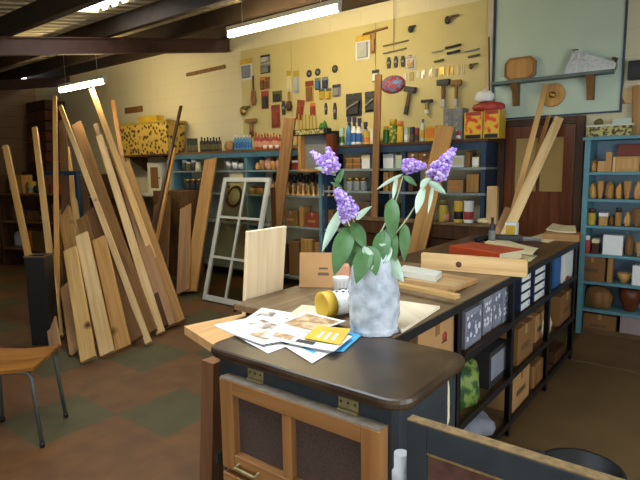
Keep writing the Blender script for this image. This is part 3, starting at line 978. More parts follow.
sheet('magazine', 'pale magazine with small photos lying at the left of the paper pile', 'magazine',
      [(214, 327), (262, 346), (320, 336), (262, 317)], Z + .006, 'paper', thick=0.004, curl=0.004,
      inner=[(.15, .5, .5, .85, 'photo_print'), (.55, .15, .9, .5, 'photo_tan'), (.5, .6, .9, .9, 'photo_print')])
sheet('magazine', 'open white magazine on top of the pile with its front corner at the cabinet edge', 'magazine',
      [(262, 338), (334, 352.5), (352, 338), (286, 322)], Z + .0125, 'paper', thick=0.004, curl=0.003,
      inner=[(.1, .1, .38, .35, 'photo_tan'), (.45, .08, .7, .25, 'charcoal'), (.72, .3, .92, .6, 'photo_print')])
sheet('brochure', 'brochure with a brown photograph on its upper page, behind the yellow leaflet', 'brochure',
      [(276, 325), (312, 334), (346, 322), (306, 312)], Z + .019, 'paper', thick=0.0025, curl=0.002, inner=[(.1, .1, .95, .9, 'photo_tan')])
sheet('leaflet', 'yellow leaflet with white bars on top of the paper pile', 'leaflet',
      [(303, 338), (340, 345), (351, 329), (318, 326)], Z + .0235, 'yellow', thick=0.0015, inner=[(.3, .15, .38, .6, 'paper'), (.5, .15, .58, .6, 'paper'), (.7, .15, .78, .6, 'paper')])
sheet('leaflet', 'pale leaflet lying behind the brochures on the counter', 'leaflet',
      [(284, 318), (318, 322), (336, 308), (302, 305)], ZT + 0.002, 'paper_cream', inner=[(.2, .2, .8, .4, 'photo_print')])
sheet('leaflet', 'grey printed sheet at the back left of the paper pile', 'leaflet',
      [(244, 320), (280, 325), (292, 313), (262, 308)], ZT + 0.0025, 'paper', inner=[(.15, .3, .6, .8, 'photo_print')])
# the tube with a yellow lid lying on its side
a = atd(322, 309, 1); b = atd(352, 304, 1)
pa = onz(326, 318, ZT); pb = onz(352, 313, ZT)
R_ = 0.052
ax = Vector((pb.x - pa.x, pb.y - pa.y, 0)); L = 0.15; ax.normalize()
m = frame_from(Vector((pa.x, pa.y, ZT + R_ + 0.003)) - ax * 0.02, ax, (0, 0, 1))
t = thing('tin', 'white printed tin with a yellow lid lying on its side beside the vase', 'tin', mtx=m)
MB().lathe([(0.0, 0.045), (R_ - .002, 0.045), (R_ - .002, L), (R_ - .008, L + .004), (0, L + .002)], seg=24).build('can', 'white', t)
MB().lathe([(0.0, 0.012), (R_ - .012, 0.012), (R_ - 0.008, 0), (R_ + .002, 0.0), (R_ + .003, 0.044), (0, 0.044)], seg=24).build('lid', 'yellow', t)
mb = MB()
for k in range(3):
    for j in range(4):
        aa = math.radians(200 + 28 * j + 8 * k)
        c = Vector((math.cos(aa) * (R_ - .001), math.sin(aa) * (R_ - .001), 0.065 + 0.026 * k))
        mb.ball(c, 0.004, (1, 1, 2.2), sub=1)
mb.build('print', 'charcoal', t)
q = onz(341, 299, ZT)
t = thing('mug', 'white ribbed paper cup standing behind the tin, left of the vase', 'cup', (q.x, q.y, ZT))
MB().lathe([(0.0, 0), (0.03, 0), (0.036, 0.1), (0.037, 0.103), (0.033, 0.1), (0.028, 0.006), (0, 0.006)], seg=20).build('cup', 'white', t)
mb = MB()
for k in range(12):
    a = 2 * PI * k / 12
    mb.cyl((0.0305 * math.cos(a), 0.0305 * math.sin(a), 0.012), (0.0355 * math.cos(a), 0.0355 * math.sin(a), 0.09), 0.0016, seg=5)
mb.build('ribs', 'grey_light', t)
# ------------------------------------------------------------------ small goods, each a thing with its parts
def make(kind, name, label, cat, loc, w, d, h, mats, rz=0.0, group=None, seed=0):
    if not isinstance(mats, (list, tuple)): mats = [mats]
    m0 = mats[0]; m1 = mats[1] if len(mats) > 1 else m0; m2 = mats[2] if len(mats) > 2 else m1
    rn = random.Random(seed * 31 + len(label))
    if kind in ('block', 'lump', 'turned', 'bowl', 'card', 'plainbox', 'sheetpile'):
        mb = MB()
        if kind == 'block': mb.box(-w / 2, w / 2, -d / 2, d / 2, 0, h, min(w, d, h) * 0.08)
        elif kind == 'plainbox': mb.box(-w / 2, w / 2, -d / 2, d / 2, 0, h, 0.002)
        elif kind == 'sheetpile':
            n = max(2, int(h / 0.008))
            for i in range(n):
                a, b = rn.uniform(-.02, .02) * w, rn.uniform(-.02, .02) * d
                mb.box(-w / 2 + a, w / 2 + a, -d / 2 + b, d / 2 + b, h * i / n, h * (i + .95) / n)
        elif kind == 'lump':
            mb.ball((0, 0, 0), 1, sub=3)
            for v in mb.bm.verts:
                k = 1 + 0.16 * math.sin(v.co.x * 5 + seed) * math.sin(v.co.y * 6 + 1) + rn.uniform(-.05, .05)
                z = max(-0.62, v.co.z * k)
                v.co = Vector((v.co.x * k * w / 2, v.co.y * k * d / 2, (z + 0.62) / 1.62 * h))
        elif kind == 'turned':
            r = w / 2
            pr = [(0, 0), (r, 0), (r, h * .06), (r * .55, h * .12), (r * .35, h * .2), (r * .6, h * .32), (r * .3, h * .42), (r * .45, h * .6), (r * .3, h * .78), (r * .62, h * .86), (r * .6, h * .97), (r * .3, h), (0, h * .97)]
            mb.lathe(pr, seg=14)
        elif kind == 'bowl':
            r = w / 2
            mb.lathe([(0, 0), (r * .5, 0), (r * .55, h * .08), (r * .9, h * .5), (r, h), (r * .95, h), (r * .82, h * .52), (r * .4, h * .16), (0, h * .14)], seg=24)
        elif kind == 'card': mb.box(-w / 2, w / 2, -d / 2, d / 2, 0, h, 0.001)
        o = mb.build(name, m0, loc=loc, rz=rz)
        return tag(o, label, cat, group)
    t = thing(name, label, cat, loc, rz, group)
    if kind == 'box':            # lidded carton
        MB().box(-w / 2, w / 2, -d / 2, d / 2, 0, h * .8, 0.002).build('body', m0, t)
        MB().box(-w / 2 - .002, w / 2 + .002, -d / 2 - .002, d / 2 + .002, h * .72, h, 0.002).build('lid', m1, t)
    elif kind == 'carton':
        MB().box(-w / 2, w / 2, -d / 2, d / 2, 0, h, 0.003).build('body', m0, t)
        MB().box(-w * .06, w * .06, -d / 2 - .001, d / 2 + .001, h, h + .001).box(-w * .06, w * .06, -d / 2 - .001, -d / 2, h * .75, h + .001).build('tape', m1, t)
        MB().box(-w * .3, w * .25, -d / 2 - .0012, -d / 2, h * .35, h * .5).build('print', m2, t)
    elif kind == 'labelbox':
        MB().box(-w / 2, w / 2, -d / 2, d / 2, 0, h, 0.002).build('body', m0, t)
        MB().box(-w * .42, w * .42, -d / 2 - .001, -d / 2, h * .2, h * .85).build('label_panel', m1, t)
    elif kind == 'boxfile':
        MB().box(-w / 2, w / 2, -d / 2, d / 2, 0, h, 0.002).build('case', m0, t)
        MB().box(-w * .44, w * .44, -d / 2 - .001, -d / 2, h * .16, h * .88).build('spine_label', m1, t)
        MB().lathe([(0, 0), (.009, 0), (.009, .002), (0, .002)], seg=12, mtx=Matrix.Translation((w * .3, -d / 2, h * .5)) @ Matrix.Rotation(PI / 2, 4, 'X')).build('finger_ring', 'steel', t)
    elif kind == 'jar':
        r = w / 2
        MB().lathe([(0, 0), (r * .92, 0), (r, h * .05), (r, h * .68), (r * .8, h * .78), (0, h * .78)], seg=14).build('body', m0, t)
        MB().lathe([(0, h * .76), (r * .86, h * .76), (r * .86, h * .98), (r * .8, h), (0, h)], seg=14).build('lid', m1, t)
    elif kind == 'bottle':
        r = w / 2
        MB().lathe([(0, 0), (r * .95, 0), (r, h * .04), (r, h * .6), (r * .85, h * .7), (r * .35, h * .8), (r * .35, h * .86), (0, h * .86)], seg=14).build('body', m0, t)
        MB().lathe([(0, h * .85), (r * .42, h * .85), (r * .4, h), (0, h)], seg=12).build('cap', m1, t)
        MB().lathe([(r * 1.01, h * .15), (r * 1.012, h * .16), (r * 1.012, h * .5), (r * 1.01, h * .51)], seg=14).build('label_band', m2, t)
    elif kind == 'spray':
        r = w / 2
        MB().lathe([(0, 0), (r * .95, 0), (r, h * .04), (r, h * .5), (r * .6, h * .62), (r * .35, h * .7), (0, h * .7)], seg=14).build('body', m0, t)
        hd = MB().box(-r * .5, r * .9, -r * .35, r * .35, h * .8, h, .003)
        hd.build('spray_head', m1, t)
        MB().prism([(r * .35, h * .82), (r * .6, h * .82), (r * .95, h * .6), (r * .8, h * .6)], -r * .15, r * .15, Matrix(((1, 0, 0, 0), (0, 0, 1, 0), (0, 1, 0, 0), (0, 0, 0, 1)))).build('trigger', m1, t)
        MB().lathe([(0, h * .68), (r * .45, h * .68), (r * .4, h * .81), (0, h * .81)], seg=12).build('collar', m1, t)
        MB().lathe([(r * 1.01, h * .1), (r * 1.012, h * .11), (r * 1.012, h * .42), (r * 1.01, h * .43)], seg=14).build('label_band', m2, t)
    elif kind == 'can':
        r = w / 2
        MB().lathe([(0, 0), (r, 0), (r * 1.02, h * .02), (r, h * .04), (r, h * .96), (r * 1.02, h * .98), (r, h), (0, h * .97)], seg=18).build('body', m0, t)
        MB().lathe([(r * 1.004, h * .15), (r * 1.012, h * .16), (r * 1.012, h * .5), (r * 1.004, h * .51)], seg=18).build('label_band', m1, t)
        if len(mats) > 2: MB().lathe([(0, h * .985), (r * .97, h * .985), (r * .97, h * 1.04), (0, h * 1.05)], seg=18).build('lid', m2, t)
    elif kind == 'book':
        MB().box(-w / 2, w / 2, -d / 2, d / 2, 0, h, 0.001).build('cover', m0, t)
        MB().box(-w / 2 + .002, w / 2 - .002, -d / 2 + .004, d / 2 + .0006, .003, h + .0006).build('pages', 'paper_cream', t)
    elif kind == 'drawers':
        MB().box(-w / 2, w / 2, -d / 2, d / 2, 0, h, 0.002).build('case', m0, t)
        nc, nr = 2, max(1, int(round(h / (w / 2.6))))
        nr = seed or nr
        for j in range(nr):
            for i in range(nc):
                x0 = -w / 2 + w * (i + .06) / nc; x1 = -w / 2 + w * (i + .94) / nc
                z0 = h * (j + .08) / nr; z1 = h * (j + .92) / nr
                dr = MB().box(x0, x1, -d / 2 - .008, -d / 2, z0, z1, .001).build('drawer', m0 if len(mats) < 3 else m2, t)
                MB().ball(((x0 + x1) / 2, -d / 2 - .014, (z0 + z1) / 2), min(.014, (z1 - z0) * .2), sub=2).build('knob', m1, dr)
    elif kind == 'brush':
        MB().lathe([(0, 0), (w * .3, .0), (w * .38, h * .3), (w * .22, h * .5), (w * .3, h * .6), (0, h * .6)], seg=10).build('handle', m0, t)
        MB().lathe([(0, h * .58), (w * .3, h * .58), (w * .5, h * .9), (w * .3, h), (0, h)], seg=10).build('bristles', m1, t)
    return t


# ------------------------------------------------------------------ things lying on the counter
# open tray frame / dusty board in front of the vase, planks, red folder and papers
p0, p1 = onz(372, 286, ZT + .012), onz(458, 304, ZT + .012)
p0 = p0 + (p1 - p0) * 0.0
flat('wood_strip', 'narrow orange wooden strip lying across the counter from the vase towards its edge', 'strip', (p0.x, p0.y), (p1.x + .0, p1.y), 0.035, 0.02, 'pine_yellow', ZT + .034)
def board_px(name, label, pts, z, th, mat, gax=0):
    P = [onz(x, y, z + th) for x, y in pts]
    c = sum(P, Vector()) / len(P)
    d = (P[1] - P[0]); a = math.atan2(d.y, d.x)
    mi = Matrix.Rotation(-a, 3, 'Z')
    mb = MB().prism([tuple((mi @ (p - c))[:2]) for p in P], 0, th)
    return tag(mb.build(name, mat, loc=(c.x, c.y, z), rz=a), label, 'board')
wood('oak_flat', (140, 100, 60), (174, 132, 86), 0.5, axis=0, dens=18)
wood('pine_lie', (182, 142, 92), (210, 174, 124), 0.55, axis=0, dens=18, knots=4)
wood('pale_lie', (214, 196, 164), (232, 218, 190), 0.6, axis=0, dens=18)
board_px('planed_board', 'wide brown planed board lying on the counter behind the narrow strip', [(395, 283), (446, 291), (478, 279), (424, 270)], ZT + .002, 0.02, 'oak_flat')
board_px('planed_board', 'thin pale brown board lying askew on top of the wide planed board', [(402, 279), (455, 287), (466, 281), (428, 274)], ZT + .023, 0.016, 'pine_lie')
board_px('dusty_tray', 'dusty grey-brown offcut board lying flat beside the vase near the counter edge', [(384, 316), (402, 330), (440, 306), (396, 300)], ZT + .001, 0.012, 'pale_lie')
board_px('offcut', 'white painted offcut lying on the counter behind the leaves of the flowers', [(398, 270), (436, 276), (442, 271), (404, 265)], ZT + .04, 0.03, 'white_paint')
# the pine plank with a knot standing on edge in front of the red folder
a_, b_ = onz(422, 268, ZT + .002), onz(527, 277, ZT + .002)
a_.y += .0
m = frame_from(Vector((a_.x, a_.y, ZT + .002)), Vector((b_.x - a_.x, b_.y - a_.y, 0)), (0.2, -1, 0))
L = (Vector((b_.x, b_.y, 0)) - Vector((a_.x, a_.y, 0))).length
t = thing('plank', 'pine plank with a dark knot lying on edge across the counter before the red binder', 'plank', mtx=m)
MB().box(0, 0.092, -0.02, 0.02, 0, L, .002).build('board', 'pine_clear', t)
MB().lathe([(0, 0), (.02, 0), (.012, .0015), (0, .002)], seg=12, mtx=Matrix.Translation((0.05, -0.0195, L * .38)) @ Matrix.Rotation(PI / 2, 4, 'X')).build('knot', 'dark_wood', t)
# (local x of the plank points down or up: keep it resting on the counter)
if (m.to_3x3() @ Vector((1, 0, 0))).z < 0:
    t.matrix_world = m @ Matrix.Translation((-0.092, 0, 0))
# red folder
pA, pB = onz(456, 256, ZT + .02), onz(516, 266, ZT + .02)
cc = (onz(456, 262, ZT) + onz(516, 260, ZT)) / 2
ang = math.atan2(pB.y - pA.y, pB.x - pA.x)
t = thing('ring_binder', 'thick red-orange ring binder lying on the counter behind the pine plank', 'binder', (cc.x - .05, cc.y + .12, ZT), ang)
MB().box(-.2, .2, -.12, .12, .062, .07, .003).build('front_cover', 'red_orange', t)
MB().box(-.2, .2, -.12, .12, .0, .008, .003).build('back_cover', 'red_orange', t)
MB().box(-.2, .2, -.127, -.119, .002, .068, .003).build('spine', 'red_orange', t)
MB().box(-.19, .19, -.115, .11, .009, .06).build('pages', 'paper_cream', t)
# papers further along
sheet('paper', 'cream paper with a curled corner lying behind the red folder', 'paper', [(484, 244), (532, 257), (538, 250), (498, 238)], ZT + .012, 'paper_cream', thick=.004, curl=.01)
sheet('paper', 'yellowish paper under the cream sheet, overhanging the counter edge', 'paper', [(500, 252), (530, 262), (537, 256), (512, 248)], ZT + .003, 'cream', thick=.003)
sheet('paper', 'single cream sheet lying flat in the middle of the far half of the counter', 'paper', [(525, 239), (548, 243), (563, 237), (542, 234)], ZT + .002, 'paper_cream', thick=.003)
c = onz(563, 239, ZT)
t = make('sheetpile', 'paper_stack', 'stack of tan folders at the far end of the counter', 'papers', (c.x, c.y - .02, ZT), .26, .2, .05, 'cardboard', .1)
sheet('paper', 'pale sheet drooping over the stack at the far end of the counter', 'paper', [(546, 231), (576, 234), (575, 227.5), (553, 225)], ZT + .052, 'paper_cream', thick=.01, curl=.008)
c = onz(530, 236, ZT)
t = thing('glue_gun', 'dark grey hand tool lying on the counter by the feet of the leaning strips', 'tool', (-1.36, 4.05, ZT + .001), .3)
MB().box(-.14, .14, -.035, .035, 0, .06, .02).build('body', 'charcoal', t)
MB().tube([(.1, 0, .03), (.2, .02, .03), (.27, .05, .02)], [.02, .015, .01]).build('nozzle', 'grey', t)
MB().tube([(-.1, 0, .04), (-.16, -.06, .03), (-.2, -.1, .02)], [.022, .02, .018]).build('handle', 'black', t)
c = onz(525, 232, ZT)
make('bottle', 'glue_bottle', 'slim dark bottle standing on the counter beside the leaning strips', 'bottle', (c.x, 3.95, ZT), .05, .05, .2, ['charcoal', 'black', 'grey'])
make('labelbox', 'carton', 'small yellow and white carton standing behind the slim dark bottle', 'box', (c.x + .06, 4.22, ZT), .09, .06, .14, ['white', 'yellow'])

# cardboard pieces at the left edge of the counter
p = onz(316, 288, ZT)
m = Matrix.Translation((p.x, p.y, ZT + .003)) @ Matrix.Rotation(math.radians(30), 4, 'Z') @ Matrix.Rotation(math.radians(-12), 4, 'X')
t = thing('cardboard', 'tan cardboard flap with faint print standing at the left edge of the counter', 'cardboard', mtx=m)
MB().box(-.085, .085, -.004, .004, 0, .175, .001).build('sheet', 'cardboard', t)
MB().box(.01, .065, -.0052, -.004, .06, .075).build('print', 'mud_brown', t)
MB().box(.015, .06, -.0052, -.004, .09, .1).build('print', 'mud_brown', t)
p = onz(331, 272, ZT)
make('block', 'wood_block', 'salmon pink wooden block on the counter behind the drooping leaves', 'block', (-1.64, 2.26, ZT), .13, .06, .08, 'salmon', .4)

# ------------------------------------------------------------------ goods on the shelves under the counter
UX = -0.925
def under(kind, name, label, cat, x0, x1, yt, zs, d, mats, group=None, seed=0, inset=0.0, hmax=.23):
    zs += .0005
    a = onx(x0, yt, UX - inset); b = onx(x1, yt, UX - inset)
    h = min(hmax, (a.z + b.z) / 2 - zs)
    w = abs(b.y - a.y)
    return make(kind, name, label, cat, (UX - inset - d / 2, (a.y + b.y) / 2, zs), w * .98, d, h, mats, PI / 2, group, seed)
S1, S2, S3 = .67, .35, .08
t = under('carton', 'cardboard_box', 'tan cardboard box with small red and black emblem, nearest under the counter', 'box', 418, 455, 318, S1, .4, ['cardboard', 'cardboard_dark', 'cardboard'])
MB().lathe([(0, 0), (.022, 0), (.022, .001), (0, .001)], seg=12, mtx=Matrix.Translation((.07, -.201, .15)) @ Matrix.Rotation(PI / 2, 4, 'X')).build('emblem', 'red', t)
MB().prism([(.04, .125), (.1, .125), (.07, .15)], .2, .2015, Matrix(((1, 0, 0, 0), (0, 0, -1, 0), (0, 1, 0, 0), (0, 0, 0, 1)))).build('emblem', 'charcoal', t)
for i, (x0, x1, yt, lab, m1, ins) in enumerate(((466, 482, 308, 'grey box with pale flower print, nearest under the counter beside the tan carton', 'floral_print', .02),
                                       (484, 493, 296, 'grey box with pale flower print, second on the top counter shelf', 'blob_print', .03),
                                       (494, 503, 288, 'tall grey box with pale flower print, third on the top counter shelf', 'floral_print', .03),
                                       (504, 513, 282, 'box with lacy blue-grey print just left of the middle counter leg', 'blob_print', .02))):
    under('labelbox', 'printed_box', lab, 'box', x0, x1, yt, S1, .32, ['paper_grey', m1], seed=i, inset=ins)
k = 0
for (x0, x1), n, side in (((521, 531), 4, 'near'), ((534, 545), 4, 'far')):
    a = onx(x0, 285, UX - .01); b = onx(x1, 285, UX - .01)
    for j in range(n):
        make('boxfile', 'box_file', 'black white-labelled box file, %s from bottom of the %s stack under the counter' % (ORD[j], 'nearer' if side == 'near' else 'farther'), 'box file',
             (UX - .01 - .13, (a.y + b.y) / 2, S1 + .0005 + j * .058), abs(b.y - a.y) * .96, .26, .056, ['navy', 'white'], PI / 2, 'box files under the counter')
under('book', 'ring_binder', 'blue upright binder near the far end of the top counter shelf', 'binder', 556, 562, 246, S1, .24, ['blue'], hmax=.235)
under('labelbox', 'carton', 'white carton with a black blot, next to the blue binder under the counter', 'box', 564, 574, 252, S1, .2, ['white', 'white'])
under('lump', 'cloth_bag', 'crumpled dark red bag lying under the blue binder at the far end', 'bag', 557, 573, 272, S1, .16, ['red_brown_card'], inset=-.0, hmax=.06)
bpy.context.view_layer.update()
# second shelf
under('lump', 'leafy_packet', 'leafy green and yellow packet on the middle counter shelf beside the cabinet', 'packet', 466, 489, 362, S2, .2, ['leafy'], seed=2)
under('labelbox', 'carton', 'grey slanted carton behind the leafy packet on the middle counter shelf', 'box', 490, 508, 346, S2, .3, ['charcoal', 'paper_grey'], inset=.02)
under('carton', 'cardboard_box', 'brown cardboard box right of the second visible counter leg, middle shelf', 'box', 519, 534, 318, S2, .34, ['cardboard_dark', 'cardboard', 'mud_brown'])
under('carton', 'cardboard_box', 'smaller brown cardboard box farther along the middle counter shelf', 'box', 536, 545, 313, S2, .3, ['cardboard', 'cardboard_dark', 'mud_brown'], inset=.04)
under('lump', 'paper_bag', 'pale crumpled paper bag on the middle counter shelf before the far legs', 'bag', 547, 558, 312, S2, .22, ['paper_cream'], seed=4)
under('carton', 'cardboard_box', 'dull brown box at the far end of the middle counter shelf', 'box', 561, 574, 292, S2, .3, ['cardboard_dark', 'cardboard', 'mud_brown'])
# bottom shelf
under('lump', 'plastic_bag', 'crumpled pale plastic bag at the near end of the bottom counter shelf', 'bag', 458, 476, 392, S3, .3, ['wrapper'], seed=5)
under('lump', 'plastic_bag', 'flat crumpled grey bag in the middle of the bottom counter shelf', 'bag', 478, 502, 396, S3, .3, ['paper_grey'], seed=6, hmax=.12)
under('carton', 'cardboard_box', 'brown box on the bottom counter shelf beyond the second leg', 'box', 514, 530, 366, S3, .3, ['cardboard', 'cardboard_dark', 'mud_brown'])
under('block', 'timber_offcut', 'dark timber block on the bottom counter shelf, fourth bay', 'offcut', 534, 544, 362, S3, .3, ['oak_brown'])
under('block', 'timber_offcut', 'stubby dark timber block at the far end of the bottom counter shelf', 'offcut', 556, 566, 348, S3, .25, ['dark_wood'])

# black bucket on the aisle floor
c = onz(596, 470, 0)
t = thing('bucket', 'black plastic bucket on the aisle floor at the bottom right', 'bucket', (-0.43, 2.40, .0045))
BH = .21
MB().lathe([(0, 0), (.12, 0), (.125, .01), (.165, BH - .02), (.175, BH - .02), (.175, BH), (.158, BH), (.115, .014), (0, .012)], seg=28).build('tub', 'black', t)
MB().tube([(.178 * math.cos(a), .178 * math.sin(a), BH - .03) for a in [math.radians(x) for x in range(0, 181, 15)]], .004, 6).build('handle', 'charcoal', t)
MB().box(-.2, -.16, -.03, .03, BH - .015, BH + .01, .004).build('lug', 'charcoal', t)
# ------------------------------------------------------------------ blue shelving along the back wall
SF, SB = 5.08, 5.44
ST, L1, L2, L3 = 1.80, 1.525, 1.20, 0.80
def shelving(name, label, x0, x1, ups, levels, mats):
    t = thing(name, label, 'shelving', ((x0 + x1) / 2, (SF + SB) / 2, 0))
    ox, oy = (x0 + x1) / 2, (SF + SB) / 2
    for x in ups:
        MB().box(x - ox - .022, x - ox + .022, SF - oy + .004, SB - oy, 0, ST - .03, .002).build('upright', mats[0], t)
    for z in levels:
        MB().box(x0 - ox, x1 - ox, SF - oy, SB - oy, z - .025, z, .002).build('shelf', mats[1], t)
    MB().box(x0 - ox - .02, x1 - ox + .02, SF - oy - .012, SB - oy, ST - .03, ST, .003).build('top', mats[2], t)
    MB().box(x0 - ox, x1 - ox, SF - oy - .004, SF - oy + .014, ST - .1, ST - .03, .002).build('top_rail', mats[3], t)
    return t
plain('blue_back', (70, 92, 104), 0.7)
plain('shelf_edge', (128, 142, 140), 0.6)
shelving('shelving_unit', 'long pale blue shelving along the back wall, left part, behind the leaning window frame', -6.9, -3.94,
         (-6.86, -5.24, -3.96), (.15, L3, L2, L1), ('blue_shelf', 'shelf_edge', 'brown_board', 'blue_paint'))
shelving('shelving_unit', 'dark blue shelving along the back wall, right part, behind the flowers', -3.9, -1.9,
         (-3.88, -3.22, -2.81, -1.93), (.15, .80, 1.27, L1), ('blue_dark', 'shelf_edge', 'dark_wood', 'blue_dark'))
# workbench in front of the right part
t = thing('workbench', 'dark wooden workbench in front of the dark blue shelving, right of the leaning plank', 'workbench', (-2.6, 4.92, 0))
MB().box(-.72, .9, -.02, .15, .955, .985, .003).build('bench_top', 'counter_wood', t)
MB().box(-.72, .9, -.01, .01, .82, .955, .002).build('apron', 'dark_wood', t)
for x in (-.68, .86):
    MB().box(x - .03, x + .03, .012, .06, 0, .955, .002).build('leg', 'dark_wood', t)
MB().box(-.64, .82, .02, .14, .1, .8).build('back_boards', 'dark_wood', t)

IY = SF + .03
def bi(kind, name, label, cat, x0, x1, yt, zs, mats, d=None, group=None, seed=0, Y=IY, hmax=None, rz=0):
    """goods on the back shelves: left / right edge and top surveyed, standing on height zs"""
    a, b = ony(x0, yt, Y), ony(x1, yt, Y)
    h = max(.03, (a.z + b.z) / 2 - zs)
    if hmax: h = min(h, hmax)
    w = abs(b.x - a.x) * .97
    dd = d or (w if kind in ('jar', 'bottle', 'can', 'turned', 'bowl', 'spray', 'brush') else .16)
    return make(kind, name, label, cat, ((a.x + b.x) / 2, Y + dd / 2, zs + .0005), w, dd, h, mats, rz, group, seed)
P0, P1 = 'pale blue shelving', 'dark blue shelving'
# --- on top, from the left
GR = 'goods on top of the back shelving'
for i in range(4): bi('can', 'tin', 'small dark green tin at the left of the shelving top, %s from the left' % ORD[i], 'tin', 186 + 2.4 * i, 188.3 + 2.4 * i, 138.5, ST, ['green_dark', 'olive'], group='dark tins')
for i in range(7): bi('bottle', 'bottle', 'small dark bottle in the row left of the blue tubes, %s from the left' % ORD[i], 'bottle', 198.5 + 3 * i, 201.3 + 3 * i, 137 + (i % 2), ST, ['black' if i % 2 else 'charcoal', 'green_dark', 'olive'], group='dark bottles')
bi('lump', 'rag', 'small tan crumpled rag on the shelving top beside the blue tubes', 'rag', 221, 230, 141, ST, ['cardboard'])
for i in range(6): bi('bottle', 'paint_tube', 'bright blue tube with a white cap on the shelving top, %s from the left' % ORD[i], 'tube', 232.4 + 2.9 * i, 235.2 + 2.9 * i, 135, ST, ['blue_bright', 'white', 'blue'], group='blue tubes')
for i in range(11): bi('bottle', 'paint_tube', 'red tube in the row right of the blue tubes, %s from the left' % ORD[i], 'tube', 253 + 3.0 * i, 255.9 + 3.0 * i, 132.5 + (i % 3), ST, ['red', 'orange' if i % 2 else 'red', 'salmon'], group='red tubes')
for i in range(4): bi('can', 'tin', 'small pale tin in front of the red tubes, %s from the left' % ORD[i], 'tin', 262 + 6 * i, 265 + 6 * i, 141.5, ST, ['salmon', 'white'], Y=SF + .0, group='pale tins')
# black lace-covered box with yellow canes behind
bi('labelbox', 'box', 'low dark box with pale speckled cover behind the hanging orange picture box', 'box', 296, 336, 132, ST, ['black', 'box_lace'], d=.12, Y=SF)
mb = MB()
for i in range(6): bi('card', 'cane', 'thin yellow cane standing behind the dark speckled box, %s from the left' % ORD[i], 'cane', 298 + 3.4 * i, 299 + 3.4 * i, 114 + (i % 2), ST, ['yellow_dull'], d=.008, Y=SF + .3, group='yellow canes')
bi('lump', 'green_bag', 'green plastic bag behind the dark speckled box', 'bag', 315, 324, 122, ST, ['green'], Y=SF + .22)
bi('can', 'tin', 'pale green tin left of the blue spray bottles', 'tin', 338, 342.5, 128, ST, ['leaf_under', 'green'])
for i in range(3): bi('spray', 'spray_bottle', 'blue and white spray bottle on the shelving top, %s from the left' % ORD[i], 'bottle', 344.5 + 5.2 * i, 349.5 + 5.2 * i, 116 + i, ST, ['white' if i else 'blue_bright', 'navy', 'blue'], group='spray bottles')
bi('spray', 'spray_bottle', 'lower spray bottle with dark head, right of the three blue ones', 'bottle', 361, 366, 122, ST, ['grey_light', 'navy', 'blue'])
bi('can', 'tin', 'orange and yellow tin right of the spray bottles', 'tin', 362, 369, 131, ST, ['yellow', 'orange'], Y=SF)
bi('labelbox', 'carton', 'cream carton right of the orange and yellow tin', 'box', 369, 373, 128, ST, ['cream', 'white'])
for i, (a, b, yt, c) in enumerate(((382, 387, 126, ['green', 'yellow', 'yellow']), (387, 395, 119, ['sunflower_print', 'yellow', 'green']), (395.5, 402, 121, ['yellow', 'orange', 'green']))):
    bi('jar', 'jar', ('small green jar beside the upright brown pole', 'tall jar with sunflower print and yellow lid on the shelving top', 'yellow jar with green band beside the sunflower print jar')[i], 'jar', a, b, yt, ST, c)
bi('can', 'tin', 'pale grey tin right of the yellow jars', 'tin', 403.5, 407.5, 127, ST, ['leaf_under', 'white'])
bi('can', 'tin', 'dark tin, left of the two dark ones right of the yellow jars', 'tin', 408.5, 413.5, 127, ST, ['charcoal', 'mud_brown'])
bi('can', 'tin', 'dark reddish tin, right of the two dark ones beside the pale blue bottle', 'tin', 414, 418, 128, ST, ['red_brown_card', 'charcoal'])
bi('bottle', 'bottle', 'pale blue bottle with a yellow foot on the shelving top', 'bottle', 419.5, 424, 119, ST, ['panel_blue', 'blue', 'yellow'])
bi('labelbox', 'carton', 'yellow carton with an orange label left of the leaning plank top', 'box', 425, 436, 126, ST, ['yellow', 'orange'])
bi('drawers', 'drawer_box', 'grey cabinet of small drawers on the shelving top below the mallets', 'cabinet', 443, 463, 108.5, ST, ['grey', 'grey_light'], seed=5)
bi('can', 'tin', 'small red-white tin in front of the grey drawer cabinet', 'tin', 456, 460, 131, ST, ['red', 'white'], Y=SF)
# yellow sacks
for i, (a, b, yt, yy) in enumerate(((464, 483, 112, 0), (483.5, 500, 110, 0))):
    t = bi('labelbox', 'sack', ('left yellow and red printed packet at the right end of the shelving top', 'right yellow and red printed packet at the right end of the shelving top')[i], 'packet', a, b, yt, ST, ['yellow', 'sack_print'], d=.18)
    a_, b_ = ony(a, yt, IY), ony(b, yt, IY); ww = abs(b_.x - a_.x); hh = a_.z - ST
    MB().box(-ww * .4, ww * .4, -.0925, -.0905, hh * .02, hh * .16).build('black_band', 'black', t)
    MB().box(-ww * .4, ww * .4, -.0925, -.0905, hh * .84, hh * .97).build('red_band', 'red', t)
z2 = ST + .33
t = make('lump', 'packet', 'crumpled red packet lying on top of the two yellow printed packets', 'packet', (ony(484, 108, IY).x, IY + .1, ony(484, 110.5, IY).z + .004), .3, .12, .09, ['red'], seed=3)
make('lump', 'packet', 'crumpled white packet on the very top of the yellow packets, over the red one', 'packet', (ony(483, 100, IY).x - .02, IY + .1, ony(484, 110.5, IY).z + .096), .19, .1, .11, ['white'], seed=8)
